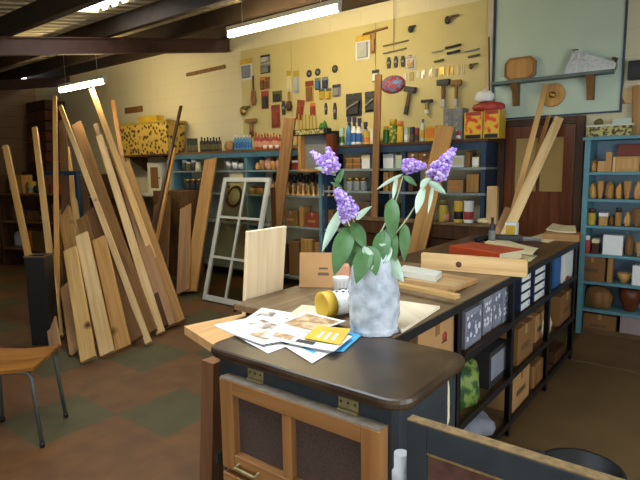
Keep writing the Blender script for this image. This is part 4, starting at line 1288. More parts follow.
# --- first shelf (L1), left part
rr = random.Random(11)
for i in range(4):
    bi('jar', 'jar', 'squat pale-lidded jar on the top shelf beside the two poles, %s from left' % ORD[i], 'jar', 180 + 4.6 * i, 184 + 4.6 * i, 160 + (i % 2) * 2, L1, [('green_dark', 'olive', 'charcoal', 'cream')[i], 'white'], group='squat jars')
for i in range(3):
    bi('lump', 'foil_parcel', ('crumpled silver parcel, left of the three on the top shelf', 'crumpled silver parcel, middle of the three on the top shelf', 'crumpled silver parcel, right of the three on the top shelf')[i], 'parcel', 222 + 6.5 * i, 229 + 6.5 * i, 157.5 + i * 2, L1, ['foil'], seed=i)
for i, (a, b, yt, m, k) in enumerate(((253, 258, 162, 'turned', 'lump'), (258, 263, 160, 'cardboard', 'bowl'), (263, 268.5, 156, 'salmon', 'lump'), (269, 274, 161, 'turned', 'bowl'), (274, 279.5, 156, 'salmon', 'lump'), (280, 285, 162, 'cardboard_dark', 'lump'))):
    bi(k, 'ball_of_twine' if k == 'lump' else 'bowl', ('ball of twine' if k == 'lump' else 'small wooden bowl') + ' on the top shelf under the red tubes, %s object from the left' % ORD[i], 'twine' if k == 'lump' else 'bowl', a, b, yt, L1, [m], seed=i)
bi('box', 'box', 'red box with a white lid on the top shelf below the picture box', 'box', 292, 302, 160, L1, ['red', 'white'])
bi('box', 'box', 'pale green box on the top shelf beside the red box', 'box', 303, 311, 162, L1, ['leaf_under', 'white'])
# right part
for j in range(2):
    for i in range(2):
        z = L1 + .0005 + j * .065
        a, b = ony(345.5 + 7.6 * i, 160, IY), ony(352.5 + 7.6 * i, 160, IY)
        make('box', 'box', 'small tan box on the top shelf right of the picture box, %s %s of four' % (('lower', 'upper')[j], ('left', 'right')[i]), 'box', ((a.x + b.x) / 2, IY + .07, z), abs(b.x - a.x) * .96, .14, .062, ['cardboard_dark', 'cardboard'], group='four tan boxes')
for i, (a, b, yt, c) in enumerate(((361.5, 371, 155, ['white', 'cream']), (383, 393, 154, ['white', 'grey_light']), (395.5, 402, 155, ['leaf_under', 'cream']))):
    bi('box', 'box', ('white box left of the upright pole on the top shelf', 'white box right of the upright pole on the top shelf', 'pale green box against the dark blue upright on the top shelf')[i], 'box', a, b, yt, L1, c)
bi('drawers', 'drawer_box', 'brown chest of small drawers with two pale knobs behind the blunt flower spike', 'cabinet', 407, 432, 151, L1, ['oak_brown', 'white'], seed=2)
bi('labelbox', 'carton', 'white carton on the top shelf right of the leaning plank', 'box', 452, 464, 155.5, L1, ['white', 'cream'])
bi('block', 'timber_offcut', 'dark timber offcut on the top shelf near the right upright', 'offcut', 465, 470, 152, L1, ['oak_brown'])
bi('labelbox', 'carton', 'small cream carton in the right corner of the top shelf', 'box', 472, 479, 157, L1, ['cream', 'white'])
# --- second shelf: brushes and turned work, left part
for i in range(13):
    x = 268 + 5.2 * i
    if 270 < x < 330 or True:
        bi('turned', 'turned_spindle', 'pale turned spindle on the middle shelf beside the dark plank, %s from left' % ORD[i], 'spindle', x, x + 4.3, 184 + (i % 3), L2, ['turned'], group='turned spindles', Y=SF + .01)
for i in range(10):
    x = 271 + 6.2 * i
    bi('brush', 'brush', 'black bristled brush standing behind the turned spindles, %s from the left' % ORD[i], 'brush', x, x + 4.8, 173 + (i % 2) * 2, L2, ['turned', 'black'], group='standing brushes', Y=SF + .17)
for i in range(4):
    bi('jar', 'jar', 'dark jar on the middle shelf left of the window sash, %s from the left' % ORD[i], 'jar', 216 + 0 * i - 34 + 6 * i, 221 - 34 + 6 * i, 179, L2, ['charcoal', 'brass'], group='dark jars')
bi('labelbox', 'carton', 'cream carton on the middle shelf just above the window frame', 'box', 229, 243, 171, L2, ['cream', 'cream'], d=.12)
for i in range(4):
    bi('jar', 'jar', 'amber jar on the middle shelf seen through the window frame, %s from the left' % ORD[i], 'jar', 224 + 10 * i, 232 + 10 * i, 186, L2, ['amber', 'mud_brown'], group='amber jars')
# right part second shelf z 1.27
for i, (a, b, yt, k, m) in enumerate(((383, 388, 172, 'block', 'larch'), (389, 393, 171, 'block', 'oak_brown'), (397, 400.5, 176, 'block', 'larch'), (401, 405, 178, 'block', 'red_brown_card'), (408, 413, 180, 'block', 'dark_wood'))):
    bi(k, 'wood_block', 'upright %s wooden block on the middle shelf behind the flowers, %s from the left' % (('orange', 'brown', 'orange', 'red-brown', 'dark')[i], ORD[i]), 'block', a, b, yt, 1.27, [m])
bi('carton', 'cardboard_box', 'open tan box on the middle shelf right of the long flower spike', 'box', 447, 463, 180, 1.27, ['cardboard', 'orange'])
bi('block', 'wood_block', 'orange wooden block in the right corner of the middle shelf', 'block', 466, 479, 174, 1.27, ['larch'])
for i in range(3):
    bi('jar', 'jar', 'pale jar on the middle shelf behind the flower leaves, %s from the left' % ORD[i], 'jar', 345 + 7 * i, 351 + 7 * i, 178, 1.27, ['jar_glass', 'brass'], group='pale jars')
# --- third shelf
bi('carton', 'cardboard_box', 'brown box on the lower shelf right of the dark leaning plank', 'box', 284, 297, 211, L3, ['cardboard_dark', 'cardboard'])
bi('block', 'wood_block', 'upright tan wooden block between boxes on the lower shelf', 'block', 299, 303, 207, L3, ['larch'])
bi('carton', 'cardboard_box', 'reddish brown box on the lower shelf left of the fat flower spike', 'box', 305, 319, 213, L3, ['red_brown_card', 'cardboard'])
bi('carton', 'cardboard_box', 'dull brown box on the lower shelf behind the fat flower spike', 'box', 321, 333, 210, L3, ['cardboard_dark', 'cardboard'])
for i in range(4):
    bi('lump', 'offcut_bag', 'brown bundle on the lower shelf seen through the window frame, %s from the left' % ORD[i], 'bundle', 214 + 12 * i, 225 + 12 * i, 222, L3, ['mud_brown'], seed=i, group='brown bundles')
for i, (a, b, yt, m) in enumerate(((274, 286, 245, 'dark_wood'), (288, 298, 241, 'cardboard_dark'), (300, 312, 239, 'larch'), (314, 326, 243, 'cardboard'))):
    bi('block', 'timber_offcut', ('dark timber offcut on the bottom shelf beside the pale board', 'brown timber offcut on the bottom shelf, second from the pale board', 'orange timber offcut on the bottom shelf above the cardboard flap', 'tan timber offcut on the bottom shelf behind the drooping leaf')[i], 'offcut', a, b, yt, .15, [m], hmax=.6)
for i, (a, b, yt, m) in enumerate(((346, 356, 205, 'cardboard_dark'), (358, 370, 202, 'mud_brown'), (384, 398, 204, 'oak_brown'))):
    bi('block', 'timber_offcut', ('dull brown offcut on the lower dark blue shelf, left one', 'mud brown offcut on the lower dark blue shelf, middle one', 'darker brown offcut on the lower dark blue shelf right of the pole')[i], 'offcut', a, b, yt, .80, [m], hmax=.4)
# --- on the workbench
BT = .9855
bi('can', 'tin', 'yellow and black striped tin on the workbench', 'tin', 452.5, 461.5, 201, BT, ['yellow', 'black', 'charcoal'], Y=4.91)
t = bi('can', 'tin', 'white, red and dark banded tin on the workbench beside the yellow one', 'tin', 462.5, 472, 201, BT, ['white', 'red', 'navy'], Y=4.91)
MB().lathe([(.0385, .002), (.0405, .003), (.0405, .055), (.0385, .056)], seg=18).build('dark_band', 'navy', t)
bi('lump', 'paper_scraps', 'low heap of pale scraps on the workbench right of the banded tin', 'scraps', 474, 490, 219, BT, ['paper_cream'], Y=4.91, hmax=.05)
bi('jar', 'jar', 'yellow jar on the workbench behind the leaning plank', 'jar', 437, 446, 200, BT, ['yellow_dull', 'olive'], Y=4.9)
bi('lump', 'scrap', 'small salmon scrap on the workbench left of the yellow and black tin', 'scrap', 441, 447, 211, BT, ['salmon'], Y=4.905)
# pale timbers standing in the gap right of the shelving
lean('timber', 'pale grey-green timber standing upright against the right end of the dark blue shelving', 'timber', (487, 316), (489, 145), 5.35, 5, .03, 'panel_blue', wm=.05)
make('block', 'timber_offcut', 'pale upright offcut standing on the workbench at its right end', 'offcut', (-1.78, 4.96, BT), .1, .05, .36, 'pine')

# picture box hanging from the shelving front
a, b = ony(302, 136, SF - .02), ony(340, 171, SF - .02)
t = thing('picture_box', 'orange-brown wooden box frame with a dark top and grey back, hanging from the shelving', 'frame', ((a.x + b.x) / 2, SF - .016, b.z))
w = abs(b.x - a.x) / 2; h = a.z - b.z
MB().box(-w, -w + .05, -.09, 0, 0, h, .002).build('side', 'larch', t)
MB().prism([(w - .1, 0), (w - .02, 0), (w - .05, h), (w - .14, h)], 0, .09, Matrix(((1, 0, 0, 0), (0, 0, -1, 0), (0, 1, 0, 0), (0, 0, 0, 1)))).build('side', 'red_brown', t)
MB().box(-w + .05, w - .14, -.012, 0, 0, h).build('back', 'grey', t)
MB().box(-w + .05, w - .1, -.09, -.012, 0, .03).build('bottom', 'larch', t)
MB().box(-w - .06, w - .12, -.1, 0, h, h + .07, .002).build('top', 'black', t)
MB().box(-w - .02, w - .16, -.102, -.1, h + .01, h + .06).build('speckled_band', 'box_lace', t)

# ------------------------------------------------------------------ right hand blue shelving with wooden wares
RX0, RX1, RF, RB = -1.035, 0.35, 5.13, 5.44
t = thing('shelving_unit', 'tall teal shelving unit right of the door, holding wooden wares', 'shelving', ((RX0 + RX1) / 2, (RF + RB) / 2, 0))
ox, oy = (RX0 + RX1) / 2, (RF + RB) / 2
plain('teal', (88, 138, 150), 0.55)
plain('teal_back', (116, 138, 152), 0.7, var=.05)
RT_, RL = 1.775, (1.47, 1.235, 1.0, .745, .495, .24)
for x in (RX0 + .022, RX1 - .022): MB().box(x - ox - .022, x - ox + .022, RF - oy, RB - oy, 0, RT_ - .03, .002).build('upright', 'teal', t)
for z in RL: MB().box(RX0 - ox + .044, RX1 - ox - .044, RF - oy + .004, RB - oy - .012, z - .025, z, .001).build('shelf', 'teal', t)
MB().box(RX0 - ox - .02, RX1 - ox + .02, RF - oy - .01, RB - oy, RT_ - .03, RT_, .003).build('top', 'teal', t)
MB().box(RX0 - ox + .044, RX1 - ox - .044, RB - oy - .012, RB - oy, .2, RT_ - .03).build('back_panel', 'teal_back', t)
MB().box(RX0 - ox + .044, RX1 - ox - .044, RF - oy + .02, RF - oy + .04, 0, .06).build('plinth', 'mud_brown', t)
RY = RF + .03
def ri(kind, name, label, cat, x0, x1, yt, zs, mats, **k): return bi(kind, name, label, cat, x0, x1, yt, zs, mats, Y=k.pop('Y', RY), **k)
S = RL
ri('lump', 'wood_carving', 'low pale carved wooden piece at the left of the top teal shelf', 'carving', 589, 597, 160, S[0], ['turned'], seed=1)
ri('block', 'wood_carving', 'long low pale carving on the top teal shelf left of the boot-shaped block', 'carving', 597.5, 606, 161, S[0], ['turned'], d=.1)
t = ri('block', 'wooden_boot', 'upright boot-shaped wooden block on the top teal shelf', 'block', 606, 612.5, 152, S[0], ['larch'], d=.1)
ri('labelbox', 'wooden_box', 'long orange wooden box with a dull red board behind, top teal shelf', 'box', 616, 640, 156.5, S[0], ['larch', 'pine_yellow'], d=.12)
ri('plainbox', 'board', 'dull red-brown board standing behind the orange box on the top teal shelf', 'board', 618, 646, 144, S[0], ['red_brown_card'], d=.02, Y=RF + .22)
ri('block', 'wood_block', 'small pale wooden block left of the orange box, top teal shelf', 'block', 613, 616, 157, S[0], ['pine'], d=.06)
for i, (a, b, yt, k, m) in enumerate(((588, 596, 183, 'lump', 'turned'), (596.5, 604, 181, 'bowl', 'turned'), (604.5, 614, 182, 'lump', 'larch'), (615, 622, 183, 'lump', 'turned'), (623, 632, 181, 'bowl', 'larch'), (633, 643, 181, 'lump', 'turned'))):
    ri(k, 'wooden_bowl' if k == 'bowl' else 'wood_carving', ('wooden bowl' if k == 'bowl' else 'rounded wooden carving') + ' on the second teal shelf, %s from the left' % ORD[i], 'bowl' if k == 'bowl' else 'carving', a, b, yt, S[1], [m], seed=i)
ri('jar', 'jar', 'yellow jar with a dark lid at the left of the third teal shelf', 'jar', 587, 596, 209, S[2], ['yellow_dull', 'dark_wood'])
ri('box', 'box', 'small brown box with a white lid on the third teal shelf', 'box', 599, 608, 213, S[2], ['larch', 'white'], d=.12)
ri('lump', 'wood_carving', 'small brown carving on the third teal shelf left of the dark lidded jar', 'carving', 608.5, 614, 216, S[2], ['oak_brown'])
ri('jar', 'jar', 'tall jar with a dark grey lid in the middle of the third teal shelf', 'jar', 615, 622, 208, S[2], ['larch', 'charcoal'])
ri('lump', 'wood_carving', 'rounded tan carving right of the tall jar, third teal shelf', 'carving', 623, 631, 212, S[2], ['turned'], seed=5)
ri('bowl', 'wooden_bowl', 'wooden bowl at the right edge of the third teal shelf', 'bowl', 631.5, 643, 209, S[2], ['oak_brown'])
ri('jar', 'jar', 'red jar with a white lid at the left of the fourth teal shelf', 'jar', 583.5, 590.5, 236, S[3], ['red', 'white'], Y=RF + .01)
ri('box', 'box', 'small dark box with a cream lid beside the red jar, fourth teal shelf', 'box', 592, 599, 239, S[3], ['dark_wood', 'cream'], d=.1)
ri('plainbox', 'white_box', 'plain white box on the fourth teal shelf', 'box', 603, 623.5, 235.5, S[3], ['white'], d=.18)
ri('lump', 'wood_carving', 'brown knotted carving right of the plain white box', 'carving', 625, 634, 236, S[3], ['oak_brown'], seed=2)
ri('bowl', 'wooden_bowl', 'small wooden bowl at the right edge of the fourth teal shelf', 'bowl', 635, 644, 243, S[3], ['larch'])
t = ri('carton', 'cardboard_box', 'brown cardboard box on the fifth teal shelf', 'box', 580, 606, 256, S[4], ['cardboard_dark', 'cardboard', 'mud_brown'], d=.22)
ri('block', 'wood_block', 'leaning tan wooden wedge right of the brown cardboard box', 'block', 608, 613, 256, S[4], ['larch'], d=.1)
ri('bowl', 'wooden_bowl', 'shallow pale wooden bowl on the fifth teal shelf', 'bowl', 615, 631, 275, S[4], ['turned'], d=.2)
ri('plainbox', 'white_box', 'small white box at the right edge of the fifth teal shelf', 'box', 632.5, 645, 266, S[4], ['white'], d=.15)
ri('lump', 'wooden_bowl', 'large rough brown wooden burl on the sixth teal shelf, left', 'bowl', 581, 612, 287, S[5], ['oak_brown'], d=.22, seed=7)
ri('bowl', 'wooden_bowl', 'large red-brown wooden bowl on the sixth teal shelf, right', 'bowl', 616, 642, 290, S[5], ['red_brown'], d=.24)
ri('carton', 'cardboard_box', 'brown cardboard box on the floor under the teal shelving', 'box', 583, 617, 315, .0125, ['cardboard_dark', 'cardboard', 'mud_brown'], d=.25)
ri('plainbox', 'storage_box', 'pale mauve box on the floor under the teal shelving, right', 'box', 620, 648, 316, .0125, [plain('mauve', (150, 132, 132), .7) and 'mauve'], d=.25)
# on top of the teal shelving
a, b = ony(587.5, 120, RF + .03), ony(632, 120, RF + .03)
t = thing('display_ledge', 'cream display tray with a lacy greenish side on top of the teal shelving', 'tray', ((a.x + b.x) / 2, RF + .12, RT_ + .0005))
w = abs(b.x - a.x) / 2
MB().box(-w, w, -.08, .08, 0, .085, .002).build('side_band', 'box_lace', t)
MB().box(-w - .01, w + .01, -.09, .09, .085, .1, .002).build('ledge', 'white_paint', t)
t = make('lump', 'ornament', 'small round brown ornament on the cream tray above the teal shelving', 'ornament', (ony(599, 115, RF + .1).x, RF + .12, RT_ + .101), .07, .05, .06, ['olive'])
make('plainbox', 'block', 'pale blue strip of card on the right of the cream tray', 'card', (ony(622, 108, RF + .1).x, RF + .14, RT_ + .101), .14, .03, .05, ['panel_blue'])
# fan shaped pale wooden piece on the wall above
p = ony(622, 104, W)
t = thing('wooden_fan', 'pale fan-shaped wooden piece on the wall above the teal shelving', 'ornament', (p.x, W - .001, p.z))
MB().prism([(-.11, 0), (.11, 0), (.105, .04), (.06, .12), (.0, .15), (-.06, .12), (-.105, .04)], 0, .02, Matrix(((1, 0, 0, 0), (0, 0, -1, 0), (0, 1, 0, 0), (0, 0, 0, 1)))).build('fan', 'pine', t)
MB().prism([(-.03, 0), (.03, 0), (.0, .06)], .02, .026, Matrix(((1, 0, 0, 0), (0, 0, -1, 0), (0, 1, 0, 0), (0, 0, 0, 1)))).build('inlay', 'oak_brown', t)
p = ony(637, 72, W)
t = thing('wall_box', 'small black box fixed on the wall at the right edge', 'box', (p.x, W, p.z - .07))
MB().box(-.06, .06, -.08, 0, 0, .16, .008).build('housing', 'black', t)
MB().box(-.035, .035, -.084, -.08, .04, .12, .002).build('front_plate', 'charcoal', t)
lean('timber', 'brown timber standing on the teal shelving at the right edge of the picture', 'timber', (637, 136), (637.5, 86), 5.40, 8, .04, 'larch', zb=RT_ + .0005)
lean('cane', 'thin dark cane leaning on the pale upright beside the blue-green board', 'cane', (491, 318), (489, 37), 5.38, 2, .012, 'dark_wood', wm=.014)
# ------------------------------------------------------------------ tools and packets hanging on the pegboard
GP = 'packets on the pegboard'
def peg(kind, name, label, cat, x0, x1, y0, y1, mats, group=None, rot=0.0):
    xm, ym = (x0 + x1) / 2, (y0 + y1) / 2
    Yp = PGY - .001
    c = ony(xm, ym, Yp)
    w = abs(ony(x1, ym, Yp).x - ony(x0, ym, Yp).x); h = abs(ony(xm, y0, Yp).z - ony(xm, y1, Yp).z)
    m0 = mats[0]; m1 = mats[1] if len(mats) > 1 else m0; m2 = mats[2] if len(mats) > 2 else m1
    m = Matrix.Translation((c.x, Yp, c.z)) @ Matrix.Rotation(math.radians(rot), 4, 'Y')
    t = thing(name, label, cat, group=group, mtx=m)
    RX = Matrix.Rotation(PI / 2, 4, 'X')
    if kind == 'pack':       # blister card: card, header, moulded bubble
        MB().box(-w / 2, w / 2, -.012, -.008, -h / 2, h / 2, .001).build('card', m0, t)
        MB().box(-w / 2, w / 2, -.0135, -.012, h * .25, h / 2).build('header', m1, t)
        MB().box(-w * .34, w * .34, -.035, -.012, -h * .42, h * .18, .006).build('bubble', m2, t)
        MB().cyl((0, 0, h * .43), (0, -.04, h * .44), .003, seg=6).build('hook', 'steel', t)
    elif kind == 'disc':
        r = min(w, h) / 2
        MB().lathe([(r * .2, .006), (r * .97, .006), (r, .008), (r * .97, .01), (r * .2, .01), (r * .2, .006)], seg=24, mtx=RX).build('blade', m0, t)
        MB().lathe([(0, .01), (r * .45, .01), (r * .45, .012), (0, .012)], seg=16, mtx=RX).build('label_disc', m1, t)
        MB().cyl((0, 0, 0), (0, -.04, .004), .004, seg=6).build('hook', 'steel', t)
    elif kind == 'tool':     # handle below, blade above
        MB().lathe([(0, -h / 2), (w * .3, -h * .48), (w * .45, -h * .3), (w * .3, -h * .08), (w * .36, -h * .02), (0, 0)], (0, -.03, 0), 10).build('handle', m0, t)
        MB().box(-w * .18, w * .18, -.034, -.026, -h * .02, h * .5, .001).build('blade', m1, t)
        MB().cyl((0, 0, 0), (0, -.045, .004), .003, seg=6).build('hook', 'steel', t)
    elif kind == 'hammer':
        MB().box(-w * .13, w * .13, -.05, -.02, -h / 2, h * .4, .004).build('handle', m1, t)
        MB().box(-w / 2, w / 2, -.06, -.008, h * .3, h / 2, .006).build('head', m0, t)
        MB().box(-w * .15, w * .15, -.052, -.018, -h / 2, -h * .2, .004).build('grip', m2, t)
        MB().cyl((w * .25, 0, h * .28), (w * .25, -.07, h * .29), .004, seg=6).build('hook', 'steel', t)
    elif kind == 'hinge':
        MB().box(-w * .5, -w * .06, -.008, 0, -h / 2, h / 2, .001).build('leaf', m0, t)
        MB().box(w * .06, w * .5, -.008, 0, -h / 2, h / 2, .001).build('leaf', m0, t)
        MB().cyl((0, -.006, -h / 2), (0, -.006, h / 2), max(w * .08, .004), seg=8).build('pin', m1, t)
    elif kind == 'rod':
        MB().cyl((-w / 2, -.02, 0), (w / 2, -.02, 0), max(.008, h / 2 * .7), seg=10).build('bar', m0, t)
        for s in (-.35, .35): MB().cyl((s * w, 0, 0), (s * w, -.03, .0), .004, seg=6).build('hook', m1, t)
    elif kind == 'bunch':    # knuckled fitting
        MB().ball((-w * .2, -.03, 0), h * .42, (.8, .6, 1), sub=2).build('boss', m0, t)
        MB().tube([(-w * .2, -.03, 0), (w * .1, -.03, h * .25), (w * .48, -.025, h * .32)], [h * .22, h * .16, h * .1], 8).build('arm', m1, t)
        MB().cyl((0, 0, h * .2), (0, -.04, h * .2), .004, seg=6).build('hook', 'steel', t)
    elif kind == 'chisel':
        MB().prism([(-w * .3, -h / 2), (w * .3, -h / 2), (w * .42, h * .1), (w * .2, h / 2), (-w * .2, h / 2), (-w * .42, h * .1)], .006, .02, Matrix(((1, 0, 0, 0), (0, 0, -1, 0), (0, 1, 0, 0), (0, 0, 0, 1)))).build('body', m0, t)
        MB().box(-w * .3, w * .3, -.024, -.02, -h * .1, h * .1).build('band', m1, t)
    return t
N = peg
N('pack', 'tool_pack', 'white packet with a yellow header at the far left of the pegboard', 'packet', 241, 253, 59, 80, ['white', 'yellow', 'paper_grey'])
N('pack', 'tool_pack', 'grey packet right of the white one with yellow header, far left of pegboard', 'packet', 261, 270.5, 55, 63, ['paper_grey', 'charcoal', 'grey_light'])
N('pack', 'tool_pack', 'dark grey packet hanging just below the upper grey packet, left of pegboard', 'packet', 261, 270.5, 64, 73.5, ['charcoal', 'paper_grey', 'grey'])
N('tool', 'chisel', 'long brown handled chisel at the left of the pegboard', 'chisel', 252.5, 257.5, 76, 106, ['oak_brown', 'mud_brown'])
N('pack', 'tool_pack', 'narrow orange-brown packet, left of a pair below the grey packets', 'packet', 260.5, 265, 77, 90, ['red_brown_card', 'orange', 'oak_brown'])
N('pack', 'tool_pack', 'narrow tan packet, right of a pair below the grey packets', 'packet', 266, 270.5, 77, 89, ['cardboard', 'cardboard_dark', 'mud_brown'])
N('pack', 'tool_pack', 'dark red packet under the narrow pair, left of pegboard', 'packet', 262, 269, 91, 109, ['red_brown_card', 'red', 'charcoal'])
N('pack', 'tool_pack', 'dark olive packet above the two red-brown ones', 'packet', 273, 282.5, 91, 102, ['olive', 'olive', 'charcoal'])
N('pack', 'tool_pack', 'tall red packet above the red tubes', 'packet', 272, 280.5, 105, 128, ['red', 'red_brown_card', 'red_brown_card'])
N('chisel', 'plane_iron', 'small dark tool beside the tall red packet', 'tool', 282, 286.5, 101, 115, ['charcoal', 'grey'])
N('bunch', 'hook_set', 'brass and dark hook at the lower left corner of the pegboard', 'hook', 242, 251, 105, 117, ['brass', 'olive'])
N('hammer', 'mallet', 'small brown mallet at the lower left of the pegboard', 'mallet', 248, 258, 119, 137, ['oak_brown', 'oak_brown', 'red_brown'])
N('pack', 'tool_pack', 'pale slim packet with yellow header, left of two above the trowel', 'packet', 287.5, 292, 71, 92, ['paper_cream', 'yellow_dull', 'cream'])
N('pack', 'tool_pack', 'pale slim packet with yellow header, right of two above the trowel', 'packet', 294, 299.5, 71, 94, ['grey_light', 'yellow_dull', 'grey_light'])
N('tool', 'trowel', 'dark triangular trowel with a bright edge', 'trowel', 287.5, 293.5, 92, 111, ['dark_wood', 'brass'])
N('pack', 'tool_pack', 'red packet tilted to the right behind the leaning plank top', 'packet', 297, 304, 100, 120, ['red', 'red_brown_card', 'red_brown_card'], rot=10)
N('disc', 'saw_blade', 'dark round saw blade, left of the pair near the pegboard joint', 'saw blade', 306, 313, 70, 77.5, ['charcoal', 'grey'])
N('disc', 'saw_blade', 'dark round saw blade, right of the pair near the pegboard joint', 'saw blade', 314.5, 321.5, 68.5, 76, ['charcoal', 'grey'])
N('disc', 'saw_blade', 'small dark round saw blade on its own, right of the pair', 'saw blade', 332, 338.5, 65, 73, ['charcoal', 'olive'])
N('pack', 'tool_pack', 'tall orange and brown packet under the left saw blade', 'packet', 306, 314, 81, 102, ['larch', 'red_brown_card', 'oak_brown'])
N('pack', 'tool_pack', 'dark blue packet, left of two under the saw blades', 'packet', 315.5, 321, 78, 90, ['navy', 'grey', 'blue'])
N('pack', 'tool_pack', 'blue packet, right of two under the saw blades', 'packet', 322.5, 328.5, 77, 89, ['blue', 'grey', 'navy'])
N('pack', 'tool_pack', 'yellow packet, left of two in the middle of the pegboard', 'packet', 319.5, 325, 89, 100, ['yellow', 'olive', 'yellow_dull'])
N('pack', 'tool_pack', 'yellow packet, right of two in the middle of the pegboard', 'packet', 326.5, 332, 88.5, 100, ['yellow', 'olive', 'yellow_dull'])
N('pack', 'tool_pack', 'grey-blue packet right of the yellow pair', 'packet', 333, 341, 84.5, 97, ['paper_grey', 'navy', 'grey'])
N('pack', 'tool_pack', 'small red packet below the tall orange and brown one', 'packet', 310.5, 316, 103, 115.5, ['red', 'orange', 'red_brown_card'])
N('chisel', 'file', 'short dark file, left of two below the yellow packets', 'file', 325, 328, 103, 114.5, ['charcoal', 'grey'])
N('chisel', 'file', 'longer dark file, right of two below the yellow packets', 'file', 333.5, 337.5, 103, 119.5, ['charcoal', 'grey'])
t = N('pack', 'tool_pack', 'large dark packet with a silver tool across it, left of two', 'packet', 346.5, 362, 93.5, 116.5, ['black', 'charcoal', 'charcoal'])
MB().cyl((-.09, -.045, -.05), (.09, -.045, .03), .014, seg=8).build('silver_tool', 'foil', t)
t = N('pack', 'tool_pack', 'large dark packet with a silver tool across it, right of two', 'packet', 365.5, 377.5, 91.5, 112, ['black', 'charcoal', 'charcoal'])
MB().cyl((-.06, -.045, -.045), (.06, -.045, .03), .012, seg=8).build('silver_tool', 'foil', t)
N('pack', 'tool_pack', 'large white packet with a yellow header under the brown bar', 'packet', 356, 370.5, 35, 60, ['white', 'yellow', 'grey_light'])
N('rod', 'hanging_bar', 'thin brown bar at the top of the pegboard over the white packet', 'bar', 364, 388, 29.5, 33, ['oak_brown', 'steel'], rot=-4)
N('pack', 'tool_pack', 'slim tan strip beside the large white packet', 'packet', 371.5, 376, 33, 54, ['cardboard', 'cardboard', 'cardboard'])
N('pack', 'tool_pack', 'grey packet with a white spot left of the upright pole', 'packet', 372.5, 379.5, 70, 82, ['grey', 'charcoal', 'white'])
p0, p1 = ony(382, 86, PGY), ony(405, 86, PGY)
w = abs(p1.x - p0.x) / 2
t = thing('oval_pack', 'oval red, white and blue packet right of the upright pole', 'packet', ((p0.x + p1.x) / 2, PGY - .001, p0.z))
MB().lathe([(0, .006), (.9, .006), (1, .012), (.9, .03), (0, .04)], seg=28, mtx=Matrix(((w, 0, 0, 0), (0, 0, -1, 0), (0, .095, 0, 0), (0, 0, 0, 1)))).build('card', 'colour_blobs', t)
MB().lathe([(.9, .004), (1.06, .005), (1.06, .01), (.9, .011)], seg=28, mtx=Matrix(((w, 0, 0, 0), (0, 0, -1, 0), (0, .095, 0, 0), (0, 0, 0, 1)))).build('rim', 'red_brown_card', t)
for i, (x, y) in enumerate(((387, 57.5), (394, 56.5), (401, 56))):
    N('chisel', 'router_bit', 'short dark cutter in a row of three, %s from the left' % ORD[i], 'cutter', x, x + 4.5, y, y + 11, ['charcoal', 'grey'], group='dark cutters')
t = N('pack', 'tool_pack', 'white and brown speckled packet right of the three dark cutters', 'packet', 406.5, 416, 55, 69.5, ['white', 'photo_print', 'photo_tan'])
N('hammer', 'hammer', 'dark hammer hanging askew, right of the oval packet', 'hammer', 404, 415, 87, 115, ['charcoal', 'mud_brown', 'charcoal'], rot=12)
N('bunch', 'fitting', 'small dark fitting high on the pegboard above the cutters', 'fitting', 410, 416.5, 25, 34, ['charcoal', 'charcoal'])
N('bunch', 'drill_brace', 'dark hand brace at the top right of the pegboard', 'tool', 444, 460, 15, 25, ['charcoal', 'mud_brown'])
N('rod', 'spanner', 'dark spanner bar, upper of two at the right of the pegboard', 'spanner', 446, 461.5, 45, 48.5, ['charcoal', 'steel'], rot=-4)
N('rod', 'spanner', 'dark spanner bar, lower of two at the right of the pegboard', 'spanner', 448, 460.5, 50.5, 54.5, ['charcoal', 'steel'], rot=-4)
N('rod', 'rail', 'bright silver bar left of the two dark spanner bars', 'bar', 433, 444, 50.5, 52.5, ['foil', 'steel'], rot=-4)
N('rod', 'rail', 'short dark bar under the bright silver bar', 'bar', 435, 444.5, 59.5, 62.5, ['olive', 'steel'], rot=-4)
N('rod', 'rail', 'long silver bar near the right edge of the pegboard', 'bar', 465.5, 480, 49.5, 52, ['steel', 'foil'], rot=-4)
N('rod', 'rail', 'olive bar under the long silver bar at the right edge of the pegboard', 'bar', 469, 480, 54.5, 58, ['olive', 'foil'], rot=-4)
N('bunch', 'catch', 'small brown catch near the right edge of the pegboard', 'catch', 469, 479, 63, 70, ['mud_brown', 'olive'])
for i, (a, b, y0, y1, m) in enumerate(((403.5, 406.5, 73.5, 80, 'white'), (409.5, 413.5, 72, 81, 'brass_dull'), (417, 420, 71, 78, 'white'), (421.5, 425, 70.5, 78, 'foil'), (429.5, 432.5, 69, 77, 'foil'), (435, 437.5, 68.5, 77, 'brass_dull'), (440, 444.5, 67, 75, 'brass'), (447.5, 449.5, 66, 75, 'brass'), (451.5, 454, 66, 75, 'brass'), (457, 460, 65, 74.5, 'cream'), (461, 464.5, 64.5, 74.5, 'cream'))):
    N('hinge', 'hinge', 'bright %s hinge in the row below the bars, %s from the left' % ({'white': 'white', 'brass_dull': 'dull brass', 'foil': 'silver', 'brass': 'brass', 'cream': 'cream'}[m], ORD[i]), 'hinge', a, b, y0, y1, [m, 'brass'], group='row of hinges')
N('hammer', 'mallet', 'dark T-headed mallet, left of the pair over the grey drawers', 'mallet', 438.5, 451, 80, 108, ['charcoal', 'mud_brown', 'grey_light'])
N('hammer', 'mallet', 'brown cross-headed mallet, right of the pair over the grey drawers', 'mallet', 452.5, 462.5, 80.5, 107, ['oak_brown', 'oak_brown', 'grey_light'])
N('hammer', 'scraper', 'upright dark scraper with a pale foot, left of the mallets', 'scraper', 423, 433.5, 100, 114, ['charcoal', 'brass_dull', 'white'])
N('rod', 'wire_rail', 'thin brass wire rail at the upper middle of the pegboard, upper of two', 'rail', 384, 409, 43, 44.2, ['brass_dull', 'steel'], rot=-3)
